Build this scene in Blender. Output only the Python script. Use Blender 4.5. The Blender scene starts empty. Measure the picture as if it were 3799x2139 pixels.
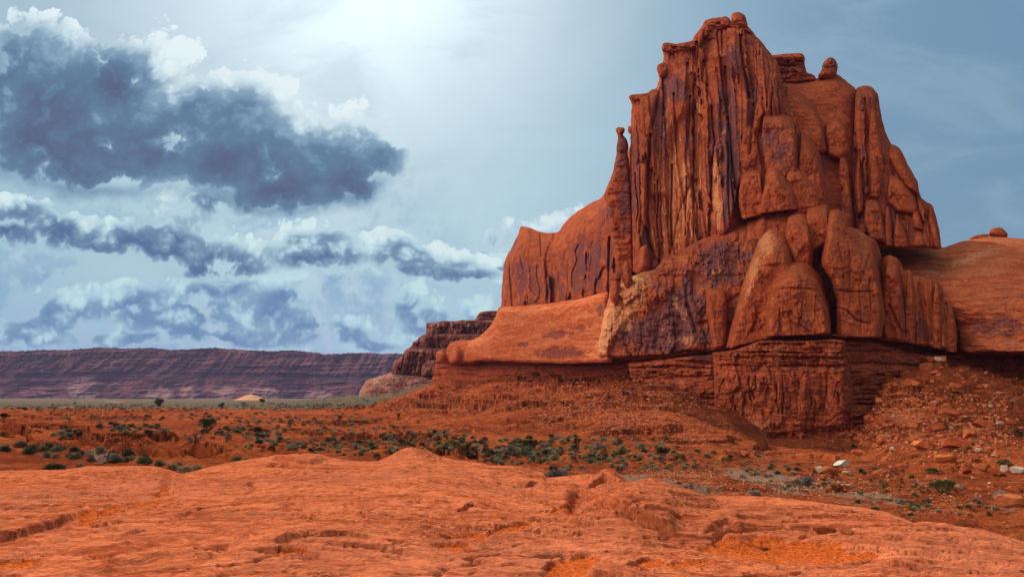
import bpy, math, random
import numpy as np
R_ = math.radians

# ------------------------------------------------------------------ camera, sun, sky, exposure
PITCH = R_(7.44); FPX = 2983.0; CX, CY = 1899.5, 1069.5      # focal length and centre in photo pixels (3799 x 2139)
SUN_AZ, SUN_EL = -12.0, 32.0                                  # degrees; azimuth from +Y, positive to +X
sc = bpy.context.scene
cam_d = bpy.data.cameras.new("camera"); cam = bpy.data.objects.new("camera", cam_d)
sc.collection.objects.link(cam); sc.camera = cam
cam_d.sensor_width = 36.0; cam_d.lens = 36.0 * FPX / 3799.0
cam_d.clip_start = 0.1; cam_d.clip_end = 20000
cam.location = (0, 0, 0); cam.rotation_euler = (R_(90) + PITCH, 0, 0)
sc.view_settings.view_transform = 'Standard'; sc.view_settings.look = 'None'
sc.view_settings.exposure = 0.28; sc.view_settings.gamma = 1.0
sc.cycles.use_denoising = True
sc.cycles.max_bounces = 6; sc.cycles.diffuse_bounces = 3; sc.cycles.volume_bounces = 1
sc.cycles.sample_clamp_indirect = 6.0

sun_d = bpy.data.lights.new("sun", 'SUN'); sun_d.energy = 4.7; sun_d.angle = R_(2.0); sun_d.color = (1.0, 0.93, 0.84)
sun = bpy.data.objects.new("sun", sun_d); sc.collection.objects.link(sun)
sun.rotation_euler = (-R_(90 - SUN_EL), 0, -R_(SUN_AZ)) 
SUNV = (math.sin(R_(SUN_AZ)) * math.cos(R_(SUN_EL)), math.cos(R_(SUN_AZ)) * math.cos(R_(SUN_EL)), math.sin(R_(SUN_EL)))

def ray(x, y):
    """photo pixel -> (X/Y, Z/Y) of the world direction through it"""
    u = (np.asarray(x, float) - CX) / FPX; v = (CY - np.asarray(y, float)) / FPX
    fy = math.cos(PITCH) - v * math.sin(PITCH); fz = math.sin(PITCH) + v * math.cos(PITCH)
    return u / fy, fz / fy
def pix(s, t):
    fy = math.cos(PITCH) + t * math.sin(PITCH); fz = -math.sin(PITCH) + t * math.cos(PITCH)
    return CX + FPX * s / fy, CY - FPX * fz / fy

# ------------------------------------------------------------------ node helpers
class NT:
    def __init__(s, tree): s.t = tree
    def n(s, typ, **kw):
        o = s.t.nodes.new(typ)
        for k, v in kw.items(): setattr(o, k, v)
        return o
    def l(s, a, b): s.t.links.new(a, b)
    def put(s, sock, v):
        if isinstance(v, bpy.types.NodeSocket): s.l(v, sock)
        elif v is not None:
            try: sock.default_value = v
            except Exception: sock.default_value = tuple(v) + (1.0,)
    def m(s, op, a, b=None, c=None, clamp=False):
        o = s.n('ShaderNodeMath', operation=op, use_clamp=clamp)
        s.put(o.inputs[0], a); s.put(o.inputs[1], b)
        if c is not None: s.put(o.inputs[2], c)
        return o.outputs[0]
    def v(s, op, a, b=None):
        o = s.n('ShaderNodeVectorMath', operation=op); s.put(o.inputs[0], a)
        if b is not None: s.put(o.inputs[3 if op == 'SCALE' else 1], b)
        return o.outputs['Value' if op in ('LENGTH', 'DOT_PRODUCT') else 'Vector']
    def noise(s, vec, scale, detail=6.0, rough=0.55, dist=0.0, dim='3D', typ='FBM', col=False):
        o = s.n('ShaderNodeTexNoise', noise_dimensions=dim)
        try: o.noise_type = typ
        except Exception: pass
        s.put(o.inputs['Vector'], vec); o.inputs['Scale'].default_value = scale; o.inputs['Detail'].default_value = detail
        o.inputs['Roughness'].default_value = rough; o.inputs['Distortion'].default_value = dist
        return o.outputs['Color' if col else 0]
    def ss(s, x, a, b, lo=0.0, hi=1.0):
        o = s.n('ShaderNodeMapRange', interpolation_type='SMOOTHSTEP'); s.put(o.inputs[0], x)
        for i, v in enumerate((a, b, lo, hi)): s.put(o.inputs[i + 1], v)
        return o.outputs[0]
    def mix(s, f, a, b, mode='MIX'):
        o = s.n('ShaderNodeMix', data_type='RGBA', blend_type=mode); o.clamp_factor = True
        s.put(o.inputs[0], f); s.put(o.inputs[6], a); s.put(o.inputs[7], b)
        return o.outputs[2]
    def xyz(s, x, y, z):
        o = s.n('ShaderNodeCombineXYZ'); s.put(o.inputs[0], x); s.put(o.inputs[1], y); s.put(o.inputs[2], z); return o.outputs[0]
    def sep(s, v):
        o = s.n('ShaderNodeSeparateXYZ'); s.put(o.inputs[0], v); return o.outputs

def lin(r, g, b):
    f = lambda c: c / 12.92 if c <= 0.04045 else ((c + 0.055) / 1.055) ** 2.4
    return (f(r / 255.), f(g / 255.), f(b / 255.), 1.0)

# ------------------------------------------------------------------ world: Nishita sky, thin veil round the sun, clouds
K = 3799.0 / 2576.0
def blobs(lst, g=1.0):
    out = []
    for b in lst:
        cx, cy, rx, ry = b[:4]; rot = b[4] if len(b) > 4 else 0
        s0, t0 = ray(cx * K, cy * K)
        out.append((float(s0), float(t0), rx * K * g / FPX, ry * K * g / FPX, -R_(rot)))
    return out
BIG = blobs([(110,130,115,120), (60,230,130,150), (260,190,170,125), (410,160,90,105), (250,300,320,150), (480,270,150,110),
    (620,300,150,140), (740,350,190,130,10), (880,350,130,115), (975,385,75,62), (620,400,260,95), (770,440,170,82), (280,400,330,85), (80,330,180,110), (850,450,120,75), (700,470,150,60)], 1.22)
BAND = blobs([(50,525,130,42), (170,560,140,48,12), (290,605,170,48,12), (430,605,150,72,5), (560,630,120,50), (20,590,110,26), (640,640,90,42),
    (765,600,75,45), (835,605,80,60), (820,650,190,36), (975,600,55,42), (1055,650,105,42,15), (1150,665,90,36), (1120,688,150,22),
    (560,670,170,28,0), (540,480,110,50), (1180,690,110,26), (1010,625,50,50)], 1.42)
LOW = blobs([(170,770,170,62), (330,745,140,55), (560,710,190,42), (470,790,250,50), (90,830,150,50), (690,760,80,60), (760,810,110,52,10),
    (880,830,100,50,15), (950,868,80,26), (560,840,240,32), (1025,765,52,58), (1100,800,90,52), (1200,790,75,50), (1060,838,90,24),
     (740,700,60,22), (300,850,200,22), (1250,660,60,40)], 1.25)

PUFF = blobs([(1240,590,70,60), (1215,640,60,40), (1400,560,90,40), (1470,540,70,36), (1270,560,40,34)], 1.1)
def field_group(name, lst, k):
    g = bpy.data.node_groups.new(name, 'ShaderNodeTree')
    g.interface.new_socket('P', in_out='INPUT', socket_type='NodeSocketVector')
    g.interface.new_socket('F', in_out='OUTPUT', socket_type='NodeSocketFloat')
    N = NT(g); gi = N.n('NodeGroupInput'); go = N.n('NodeGroupOutput'); acc = None
    for (s0, t0, rx, ry, rot) in lst:
        mp = N.n('ShaderNodeMapping', vector_type='TEXTURE')
        mp.inputs['Location'].default_value = (s0, t0, 0); mp.inputs['Rotation'].default_value = (0, 0, rot)
        mp.inputs['Scale'].default_value = (rx, ry, 1); N.l(gi.outputs[0], mp.inputs['Vector'])
        f = N.m('SUBTRACT', 1.0, N.v('LENGTH', mp.outputs[0]))
        acc = f if acc is None else N.m('SMOOTH_MAX', acc, f, k)
    N.l(acc, go.inputs[0]); return g

def build_world():
    w = bpy.data.worlds.new("World"); sc.world = w; w.use_nodes = True
    w.node_tree.nodes.clear(); N = NT(w.node_tree)
    tc = N.n('ShaderNodeTexCoord'); d = tc.outputs['Generated']
    dx, dy, dz = N.sep(d)
    yc = N.m('MAXIMUM', dy, 0.12)
    s = N.m('DIVIDE', dx, yc); t = N.m('DIVIDE', dz, yc)
    P = N.xyz(s, t, 0.0)
    sky = N.n('ShaderNodeTexSky', sky_type='NISHITA'); sky.sun_disc = False
    sky.sun_elevation = R_(SUN_EL); sky.sun_rotation = R_(SUN_AZ); sky.dust_density = 1.5; sky.ozone_density = 2.0
    skyc = N.v('SCALE', sky.outputs[0], 0.085)
    # thin high veil: bluish grey, brighter towards the sun
    ca = N.v('DOT_PRODUCT', d, SUNV)
    gl1 = N.m('POWER', N.m('MAXIMUM', ca, 0.0), 13.0); gl2 = N.m('POWER', N.m('MAXIMUM', ca, 0.0), 60.0)
    vw = N.noise(N.v('MULTIPLY', P, (1.0, 1.0, 1.0)), 3.0, 7, 0.6, 0.6)
    veil = N.mix(N.ss(t, 0.0, 0.20), lin(84,142,200), lin(136,186,204))
    veil = N.mix(N.ss(s, -0.05, 0.45), veil, lin(108,148,176))
    veil = N.mix(N.ss(t, 0.25, 0.5, 0.0, 0.6), veil, lin(102,146,178))
    veil = N.mix(N.m('MULTIPLY', gl1, N.ss(vw, 0.25, 0.75, 0.75, 1.3)), veil, lin(192,216,228))
    glo = N.v('SCALE', (0.36, 0.44, 0.44), N.m('MULTIPLY', gl2, 0.95))
    vd = N.v('ADD', veil, glo)
    veilf = N.ss(dy, -0.1, 0.2, 0.35, 0.86)
    base = N.mix(veilf, skyc, vd)
    # noise used by every cloud
    warp = N.v('SCALE', N.v('SUBTRACT', N.noise(P, 9.0, 4, 0.6, col=True), (0.5, 0.5, 0.5)), 0.05)
    Pw = N.v('ADD', P, warp)
    vo = N.n('ShaderNodeTexVoronoi', voronoi_dimensions='2D', feature='F1'); N.l(Pw, vo.inputs['Vector'])
    vo.inputs['Scale'].default_value = 19.0; vo.inputs['Detail'].default_value = 3.0; vo.inputs['Roughness'].default_value = 0.6
    bil = N.m('SUBTRACT', 0.5, vo.outputs['Distance'])
    fb = N.m('SUBTRACT', N.noise(Pw, 15.0, 8, 0.62, 0.1), 0.5)
    fb2 = N.m('SUBTRACT', N.noise(N.v('MULTIPLY', P, (1.0, 1.7, 1.0)), 5.0, 5, 0.6, 0.5), 0.5)
    sdir = N.v('NORMALIZE', N.v('SUBTRACT', (SUNV[0]/SUNV[1], SUNV[2]/SUNV[1]-0.05, 0.0), P))
    def cloud(col, lst, name, k, na, nb, soft, off, edge, cols, t0, t1, dens, tex=0.35, low=0.0):
        g = field_group(name, lst, k)
        pb = N.v('ADD', P, N.v('SCALE', sdir, off))
        a = N.n('ShaderNodeGroup'); a.node_tree = g; N.l(Pw, a.inputs[0])
        b = N.n('ShaderNodeGroup'); b.node_tree = g; N.l(pb, b.inputs[0])
        nn = N.m('ADD', N.m('MULTIPLY', bil, na), N.m('MULTIPLY', fb, nb))
        th = N.m('ADD', a.outputs[0], nn)
        F = a.outputs[0]; Fs = b.outputs[0]
        under = N.ss(N.m('SUBTRACT', Fs, F), 0.0, 0.55)          # side turned from the sun
        th2 = N.m('ADD', F, N.m('ADD', N.m('MULTIPLY', fb2, 0.9), N.m('MULTIPLY', fb, 0.5)))
        al1 = N.ss(th, edge, edge + soft); al2 = N.ss(th2, edge - 0.05, edge + soft * 2.6)
        al = N.m('MULTIPLY', N.m('ADD', N.m('MULTIPLY', al1, N.m('SUBTRACT', 1.0, under)), N.m('MULTIPLY', al2, under)), dens)
        det = N.m('ADD', N.m('MULTIPLY', N.m('ADD', bil, N.m('MULTIPLY', fb, 0.8)), -tex), N.m('MULTIPLY', fb2, 1.3))
        sh = N.m('ADD', N.m('MULTIPLY', Fs, 1.0), det)
        x = N.m('MULTIPLY', N.ss(sh, t0, t1), N.ss(th, edge, edge + 0.5, 0.35, 1.0))
        cr = N.n('ShaderNodeValToRGB'); N.l(x, cr.inputs[0]); e = cr.color_ramp
        while len(e.elements) < len(cols): e.elements.new(0.5)
        for i, (pos, cc) in enumerate(cols): e.elements[i].position = pos; e.elements[i].color = lin(*cc)
        return N.mix(al, col, cr.outputs[0])
    # a pale broken bank low on the left, behind the cumulus
    bkf = N.m('MULTIPLY', N.ss(s, 0.02, -0.22), N.m('MULTIPLY', N.ss(t, 0.0, 0.06), N.ss(t, 0.34, 0.14)))
    bd = N.m('ADD', N.m('MULTIPLY', fb2, 1.5), N.m('ADD', N.m('MULTIPLY', fb, 1.1), N.m('MULTIPLY', bil, 0.55)))
    bcol = N.mix(N.ss(N.m('ADD', bd, N.m('MULTIPLY', fb2, 1.2)), -0.4, 0.75), lin(92,142,190), lin(196,224,230))
    front = N.mix(N.m('MULTIPLY', bkf, N.ss(bd, -0.45, 0.2)), base, bcol)
    # thin grey streaks over the rest
    wisp = N.noise(N.v('MULTIPLY', P, (1.3, 3.2, 1.0)), 2.4, 6, 0.6, 1.2)
    front = N.mix(N.m('MULTIPLY', N.ss(wisp, 0.45, 0.72), 0.33), front, lin(166,190,206))
    front = cloud(front, PUFF, 'puffs', 0.2, 0.8, 1.0, 0.4, 0.03, 0.0, [(0,(222,238,242)),(.5,(196,218,230)),(1,(160,190,212))], -0.3, 1.0, 0.9, 1.0)
    front = cloud(front, LOW, 'low_clouds', 0.22, 0.75, 0.9, 0.34, 0.022, -0.12, [(0,(198,228,232)),(.35,(168,206,220)),(.7,(124,160,190)),(1,(92,130,174))], -0.05, 1.35, 0.92, 1.1)
    front = cloud(front, BAND, 'band_clouds', 0.2, 0.8, 0.65, 0.18, 0.028, -0.08, [(0,(216,238,240)),(.3,(178,210,222)),(.6,(126,156,184)),(1,(80,108,150))], -0.12, 1.25, 0.97, 1.0)
    front = cloud(front, BIG, 'big_cloud', 0.25, 0.62, 0.6, 0.15, 0.07, -0.06, [(0,(232,246,250)),(.10,(200,222,232)),(.25,(136,168,192)),(.52,(98,130,160)),(1,(86,98,130))], -0.42, 1.40, 1.0, .5)
    front = N.v('SCALE', front, 0.80); base = N.v('SCALE', base, 0.85)
    front = N.mix(N.ss(dy, 0.02, 0.2), base, front)
    # sky behind the camera: unseen bright bank, added to light the butte from left
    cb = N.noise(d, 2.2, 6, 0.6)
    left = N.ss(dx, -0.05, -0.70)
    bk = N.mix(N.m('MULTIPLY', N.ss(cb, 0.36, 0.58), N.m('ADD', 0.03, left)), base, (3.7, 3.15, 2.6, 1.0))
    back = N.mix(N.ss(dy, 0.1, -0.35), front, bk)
    gr = N.mix(N.ss(dz, -0.01, -0.06), back, (0.16, 0.07, 0.04, 1.0))
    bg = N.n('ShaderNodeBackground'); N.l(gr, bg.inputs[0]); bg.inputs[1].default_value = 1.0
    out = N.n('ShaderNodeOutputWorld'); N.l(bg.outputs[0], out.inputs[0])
    w.cycles.sampling_method = 'MANUAL'; w.cycles.sample_map_resolution = 512
build_world()

# ------------------------------------------------------------------ numpy noise
def _perm(seed):
    return np.random.RandomState(seed).permutation(1024)
_PC = {}
def perlin(x, y, seed=0):
    if seed not in _PC:
        a = np.random.RandomState(seed + 999).rand(1024) * 2 * np.pi
        _PC[seed] = (_perm(seed), np.cos(a).astype(np.float32), np.sin(a).astype(np.float32))
    p, gx, gy = _PC[seed]
    x = np.asarray(x); y = np.asarray(y)
    xi = np.floor(x).astype(np.int64); yi = np.floor(y).astype(np.int64)
    xf = (x - xi).astype(np.float32); yf = (y - yi).astype(np.float32)
    u = xf * xf * xf * (xf * (xf * 6 - 15) + 10); v = yf * yf * yf * (yf * (yf * 6 - 15) + 10)
    def g(ix, iy, fx, fy):
        h = p[(p[ix & 1023] + iy) & 1023]; return gx[h] * fx + gy[h] * fy
    a = g(xi, yi, xf, yf); b = g(xi + 1, yi, xf - 1, yf); c = g(xi, yi + 1, xf, yf - 1); d = g(xi + 1, yi + 1, xf - 1, yf - 1)
    return (a + u * (b - a) + v * ((c + u * (d - c)) - (a + u * (b - a)))) * 1.5
def fbm(x, y, o=4, g=0.5, seed=0):
    s = 0; a = 1.0; n = 0
    for i in range(o):
        s = s + a * perlin(x + 17.3 * i, y - 9.1 * i, seed + i); n += a; a *= g; x = x * 2.03; y = y * 2.03
    return s / n
def ridged(x, y, o=4, g=0.5, seed=0):
    s = 0; a = 1.0; n = 0
    for i in range(o):
        s = s + a * (1 - np.abs(perlin(x + 5.3 * i, y - 3.1 * i, seed + i)) * 2); n += a; a *= g; x = x * 2.03; y = y * 2.03
    return s / n
def cells(x, y, seed=0):
    xi = np.floor(x).astype(np.int64); yi = np.floor(y).astype(np.int64)
    rs = np.random.RandomState(seed); p = rs.permutation(1024); rx = rs.rand(1024).astype(np.float32); ry = rs.rand(1024).astype(np.float32); rv = rs.rand(1024).astype(np.float32)
    f1 = np.full(np.shape(x), 9.0, np.float32); f2 = f1.copy(); rid = np.zeros(np.shape(x), np.float32)
    for i in (-1, 0, 1):
        for j in (-1, 0, 1):
            h = p[(p[(xi + i) & 1023] + yi + j) & 1023]
            d = np.hypot(xi + i + rx[h] - x, yi + j + ry[h] - y)
            closer = d < f1
            f2 = np.where(closer, f1, np.minimum(f2, d)); rid = np.where(closer, rv[h], rid); f1 = np.where(closer, d, f1)
    return f1, f2, rid
def facets(x, z, seed=0, sharp=1.0):
    """broken rock: every cell is a flat face with its own tilt and stand-off"""
    xi = np.floor(x).astype(np.int64); zi = np.floor(z).astype(np.int64)
    rs = np.random.RandomState(seed); p = rs.permutation(1024); T = (rs.rand(5, 1024)).astype(np.float32)
    f1 = np.full(np.shape(x), 9.0, np.float32); f2 = f1.copy(); out = np.zeros(np.shape(x), np.float32)
    for i in (-1, 0, 1):
        for j in (-1, 0, 1):
            h = p[(p[(xi + i) & 1023] + zi + j) & 1023]
            dx = x - (xi + i + T[0][h]); dz = z - (zi + j + T[1][h]); d = np.hypot(dx, dz); c = d < f1
            f2 = np.where(c, f1, np.minimum(f2, d)); f1 = np.where(c, d, f1)
            out = np.where(c, (T[2][h] - .5) + sharp*((T[3][h] - .5)*2*dx + (T[4][h] - .5)*2*dz), out)
    return out, f2 - f1
def sst(x, a, b):
    t = np.clip((x - a) / (b - a), 0, 1); return t * t * (3 - 2 * t)
def interp1(x, xs, ys): return np.interp(x, xs, ys)

# ------------------------------------------------------------------ mesh and object helpers
COL = sc.collection
def make_mesh(name, co, quads, mat=None, smooth=True, attrs=None, tris=None):
    me = bpy.data.meshes.new(name)
    q = np.asarray(quads, np.int32) if quads is not None and len(quads) else np.zeros((0, 4), np.int32)
    tr = np.asarray(tris, np.int32) if tris is not None and len(tris) else np.zeros((0, 3), np.int32)
    me.vertices.add(len(co)); me.vertices.foreach_set('co', np.asarray(co, np.float32).ravel())
    nl = q.size + tr.size
    me.loops.add(nl); me.loops.foreach_set('vertex_index', np.concatenate([q.ravel(), tr.ravel()]).astype(np.int32))
    me.polygons.add(len(q) + len(tr))
    ls = np.concatenate([np.arange(len(q)) * 4, q.size + np.arange(len(tr)) * 3]).astype(np.int32)
    me.polygons.foreach_set('loop_start', ls)
    me.polygons.foreach_set('use_smooth', np.full(len(q) + len(tr), smooth, bool))
    if attrs:
        for k, v in attrs.items():
            a = me.attributes.new(k, 'FLOAT', 'POINT'); a.data.foreach_set('value', np.asarray(v, np.float32).ravel())
    me.update(calc_edges=True)
    if mat: me.materials.append(mat)
    return me
def link(name, me, parent=None, loc=None):
    o = bpy.data.objects.new(name, me); COL.objects.link(o)
    if parent: o.parent = parent
    if loc is not None: o.location = loc
    return o
def tag(o, label=None, cat=None, group=None, kind=None):
    for k, v in (('label', label), ('category', cat), ('group', group), ('kind', kind)):
        if v: o[k] = v
    return o
def empty(name, loc=(0, 0, 0)):
    o = bpy.data.objects.new(name, None); COL.objects.link(o); o.location = loc; return o
def grid_quads(nr, nc):
    i = np.arange(nr * nc).reshape(nr, nc)
    return np.stack([i[:-1, :-1], i[:-1, 1:], i[1:, 1:], i[1:, :-1]], -1).reshape(-1, 4)

# ------------------------------------------------------------------ materials
def new_mat(name, rough=0.9):
    m = bpy.data.materials.new(name); m.use_nodes = True; m.node_tree.nodes.clear(); N = NT(m.node_tree)
    b = N.n('ShaderNodeBsdfPrincipled'); b.inputs['Roughness'].default_value = rough; b.inputs['Specular IOR Level'].default_value = 0.0
    o = N.n('ShaderNodeOutputMaterial'); N.l(b.outputs[0], o.inputs[0])
    return m, N, b
def attr(N, name):
    a = N.n('ShaderNodeAttribute'); a.attribute_name = name; return a.outputs['Fac']
def bump(N, b, h, strength, dist):
    bn = N.n('ShaderNodeBump'); bn.inputs['Strength'].default_value = strength; bn.inputs['Distance'].default_value = dist
    N.l(h, bn.inputs['Height']); N.l(bn.outputs[0], b.inputs['Normal'])

def cliff_mat(name, base, dark, varn, pale, sc_=1.0, strk=1.0, bands=0.3, bdist=0.25):
    m, N, b = new_mat(name)
    geo = N.n('ShaderNodeNewGeometry'); p = geo.outputs['Position']
    wv = N.v('ADD', p, N.v('SCALE', N.v('SUBTRACT', N.noise(p, 0.12*sc_, 3, 0.5, col=True), (0.5,)*3), 5.0/sc_))
    st1 = N.noise(N.v('MULTIPLY', wv, (0.26*sc_, 0.26*sc_, 0.018*sc_)), 1.0, 6, 0.6, 0.1)
    st2 = N.noise(N.v('MULTIPLY', p, (1.5*sc_, 1.5*sc_, 0.05*sc_)), 1.0, 5, 0.65, 0.1)
    hb = N.noise(N.v('MULTIPLY', wv, (0.05*sc_, 0.05*sc_, 1.3*sc_)), 1.0, 6, 0.65)
    pt = N.noise(wv, 0.35*sc_, 7, 0.62, 0.4)
    fine = N.noise(p, 3.2*sc_, 6, 0.7)
    c = N.mix(N.ss(pt, 0.35, 0.65), base, dark)
    c = N.mix(N.m('MULTIPLY', N.ss(hb, 0.42, 0.62), bands), c, N.mix(0.5, pale, base))
    c = N.mix(N.m('MULTIPLY', N.ss(hb, 0.5, 0.36), bands), c, dark)
    av = attr(N, 'varn'); ap = attr(N, 'pale')
    vf = N.ss(N.m('ADD', N.m('ADD', N.m('MULTIPLY', N.m('SUBTRACT', st1, 0.5), 2.4*strk), N.m('MULTIPLY', N.m('SUBTRACT', st2, 0.5), 2.2*strk)), N.m('ADD', av, N.m('MULTIPLY', N.m('SUBTRACT', pt, 0.5), 1.4))), 0.36, 0.56)
    c = N.mix(N.m('MULTIPLY', vf, 0.88), c, varn)
    pf = N.ss(N.m('ADD', N.m('ADD', N.m('MULTIPLY', N.m('SUBTRACT', st2, 0.5), 2.2), N.m('MULTIPLY', N.m('SUBTRACT', pt, 0.5), 1.6)), ap), 0.38, 0.66)
    c = N.mix(N.m('MULTIPLY', pf, 0.85), c, pale)
    c = N.mix(N.ss(fine, 0.62, 0.36, 0.0, 0.6), c, N.mix(1.0, c, (0.42, 0.38, 0.36, 1), 'MULTIPLY'))
    c = N.mix(N.ss(N.noise(wv, 0.9*sc_, 6, 0.65), 0.52, 0.68, 0.0, 0.4), c, N.mix(1.0, c, (1.5, 1.6, 1.6, 1), 'MULTIPLY'))
    N.l(c, b.inputs['Base Color'])
    hh = N.m('ADD', N.m('MULTIPLY', fine, 0.45), N.m('ADD', N.m('MULTIPLY', st2, 0.5), N.m('MULTIPLY', hb, 0.6*bands)))
    bump(N, b, hh, 0.8, bdist/sc_)
    return m
M_CLIFF = cliff_mat('cliff_sandstone', (0.56,0.130,0.048,1), (0.34,0.072,0.032,1), (0.230,0.088,0.088,1), (0.84,0.36,0.16,1), 1.0, 0.75, 0.2, 0.6)
M_DOME = cliff_mat('dome_sandstone', (0.58,0.132,0.046,1), (0.38,0.078,0.031,1), (0.27,0.078,0.055,1), (0.80,0.34,0.15,1), 1.3, 0.45, 0.2, 0.6)
M_SLICK = cliff_mat('smooth_sandstone', (0.64,0.150,0.052,1), (0.46,0.098,0.036,1), (0.26,0.075,0.058,1), (0.80,0.35,0.17,1), 0.8, 0.1, 0.6, 0.4)
M_BEDS = cliff_mat('bedded_mudstone', (0.54,0.108,0.038,1), (0.28,0.055,0.026,1), (0.17,0.050,0.044,1), (0.66,0.25,0.12,1), 1.5, 0.3, 0.5, 0.7)
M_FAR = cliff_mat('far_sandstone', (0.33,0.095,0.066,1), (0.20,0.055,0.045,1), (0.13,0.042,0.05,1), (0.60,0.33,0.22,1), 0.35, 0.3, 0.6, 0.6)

# ------------------------------------------------------------------ relief builder
def poly_in(xs, ys, poly):
    inside = np.zeros((len(ys), len(xs)), bool); n = len(poly)
    for r, y in enumerate(ys):
        cr = []
        for i in range(n):
            x1, y1 = poly[i]; x2, y2 = poly[(i + 1) % n]
            if (y1 <= y) != (y2 <= y): cr.append(x1 + (y - y1) * (x2 - x1) / (y2 - y1))
        cr.sort()
        for k in range(0, len(cr) - 1, 2):
            a = np.searchsorted(xs, cr[k]); b = np.searchsorted(xs, cr[k + 1]); inside[r, a:b] = True
    return inside
def seg_dist(px, py, x1, y1, x2, y2):
    dx, dy = x2 - x1, y2 - y1; L = dx * dx + dy * dy + 1e-9
    t = np.clip(((px - x1) * dx + (py - y1) * dy) / L, 0, 1)
    cx, cy = x1 + t * dx, y1 + t * dy
    return np.hypot(px - cx, py - cy), cx, cy
def line_dist(px, py, pts, closed=False):
    d = np.full(px.shape, 1e9)
    m = len(pts) if closed else len(pts) - 1
    for i in range(m):
        a = pts[i]; b = pts[(i + 1) % len(pts)]
        d = np.minimum(d, seg_dist(px, py, a[0], a[1], b[0], b[1])[0])
    return d
def densify(poly, step, amp, seed, fl=None):
    out = []; n = len(poly); acc = 0.0
    for i in range(n):
        x1, y1 = poly[i]; x2, y2 = poly[(i + 1) % n]; L = math.hypot(x2 - x1, y2 - y1); m = max(1, int(L / step))
        for k in range(m):
            f = k / m; x = x1 + f * (x2 - x1); y = y1 + f * (y2 - y1); out.append((x, y))
    a = np.array(out)
    nx = fbm(a[:, 0] / 38.0, a[:, 1] / 38.0, 4, 0.6, seed); ny = fbm(a[:, 0] / 38.0 + 50, a[:, 1] / 38.0, 4, 0.6, seed + 7)
    # round the corners a little
    b = (np.roll(a, 1, 0) + 2 * a + np.roll(a, -1, 0)) / 4
    b[:, 0] += nx * amp; b[:, 1] += ny * amp
    return [tuple(q) for q in b]
def blur(a, r):
    if r < 1: return a
    for ax in (0, 1):
        for _ in range(2):
            pad = [(0, 0), (0, 0)]; pad[ax] = (r + 1, r)
            c = np.cumsum(np.pad(a, pad, mode='edge'), axis=ax)
            n = a.shape[ax]
            if ax == 0: a = (c[2*r+1:2*r+1+n] - c[:n]) / (2*r+1)
            else: a = (c[:, 2*r+1:2*r+1+n] - c[:, :n]) / (2*r+1)
    return a

def sty_cliff(mx, mz, A=1.0, seed=0):
    w1 = fbm(mx/11, mz/85, 3, 0.5, seed)*1.8
    u = mx + w1
    D = 0
    for k, (wx, wz, am, th) in enumerate([(10.0, 110, 2.4, 0.0), (5.5, 90, 1.5, 0.10), (3.0, 80, 0.40, -0.1), (1.5, 60, 0.13, 0.05)]):
        q = fbm(u/wx, mz/wz, 3, 0.5, seed+11+5*k) + 0.07*fbm(mx/1.5, mz/4, 3, 0.6, seed+60+k)
        D = D + am*A*(sst(q, th-0.008, th+0.008) - 0.5) + q*am*0.16*A
    for wx, wz, am in ((8.5, 44.0, 2.6), (3.4, 24.0, 0.45), (1.3, 7.0, 0.14)):
        fo, ed = facets((u+.3*fbm(mx/2, mz/2, 2, .5, seed+3))/wx, (mz+fbm(mx/6, mz/20, 3, .5, seed+2)*5)/wz, seed+47+int(wx*10)); D = D + fo*am*A - np.exp(-(ed/0.05)**2)*am*0.30*A
    c = np.abs(perlin(u/7.0, mz/60, seed+41)); D -= np.exp(-(c/0.022)**2)*0.9*A*sst(perlin(mx/9, mz/12, seed+42), -.1, .2)
    D += fbm(mx/0.9, mz/7.0, 4, 0.6, seed+30)*0.15*A
    D += fbm(mx/0.5, mz/0.8, 3, 0.6, seed+34)*0.10*A
    return D
def spall(mx, mz, A, seed):
    """thin sheets broken off the face: irregular patches with a crisp, arched upper lip"""
    q = fbm(mx/5.5, mz/7.5, 5, 0.55, seed); r = fbm(mx/2.4, mz/4.0, 5, 0.58, seed+9)
    return A*(0.45*(sst(q, 0.05, 0.065)-0.5) + 0.35*(sst(q, -0.22, -0.21)-0.5) + 0.25*(sst(r, 0.12, 0.135)-0.5))
def sty_dome(mx, mz, A=1.0, seed=0):
    D = fbm(mx/6, mz/9, 4, 0.5, seed+1)*1.0*A + spall(mx, mz, A*1.2, seed+12)
    w = fbm(mx/2.5, mz/2.5, 3, .5, seed+2)*.8
    for wx, wz, am in ((5.5, 9.0, 0.9), (1.8, 3.4, 0.20)):
        fo, ed = facets((mx+w)/wx, (mz+w)/wz, seed+61+int(wx*10)); D = D + fo*am*A - np.exp(-(ed/0.04)**2)*am*0.30*A
    D += fbm(mx/0.7, mz/4.5, 4, 0.6, seed+5)*0.26*A
    zz = mz + fbm(mx/8, mz/8, 3, .5, seed+8)*1.4
    D -= sst(perlin(zz*0+seed, zz/1.5, seed+40)+.4*perlin(mx/4, zz/2, seed+43), 0.42, 0.5)*0.22*A
    D += fbm(mx/0.45, mz/0.45, 3, 0.6, seed+6)*0.13*A
    return D
def sty_slick(mx, mz, A=1.0, seed=0):
    zz = mz + mx*0.06 + fbm(mx/14, mz/7, 4, .55, seed+8)*2.2
    D = fbm(mx/9, mz/5, 4, 0.5, seed+1)*1.3*A
    D += fbm(mx/9, zz/0.75, 4, 0.62, seed+2)*0.8*A
    D += fbm(mx/1.2, mz/0.8, 4, 0.6, seed+6)*0.28*A
    return D
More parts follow.
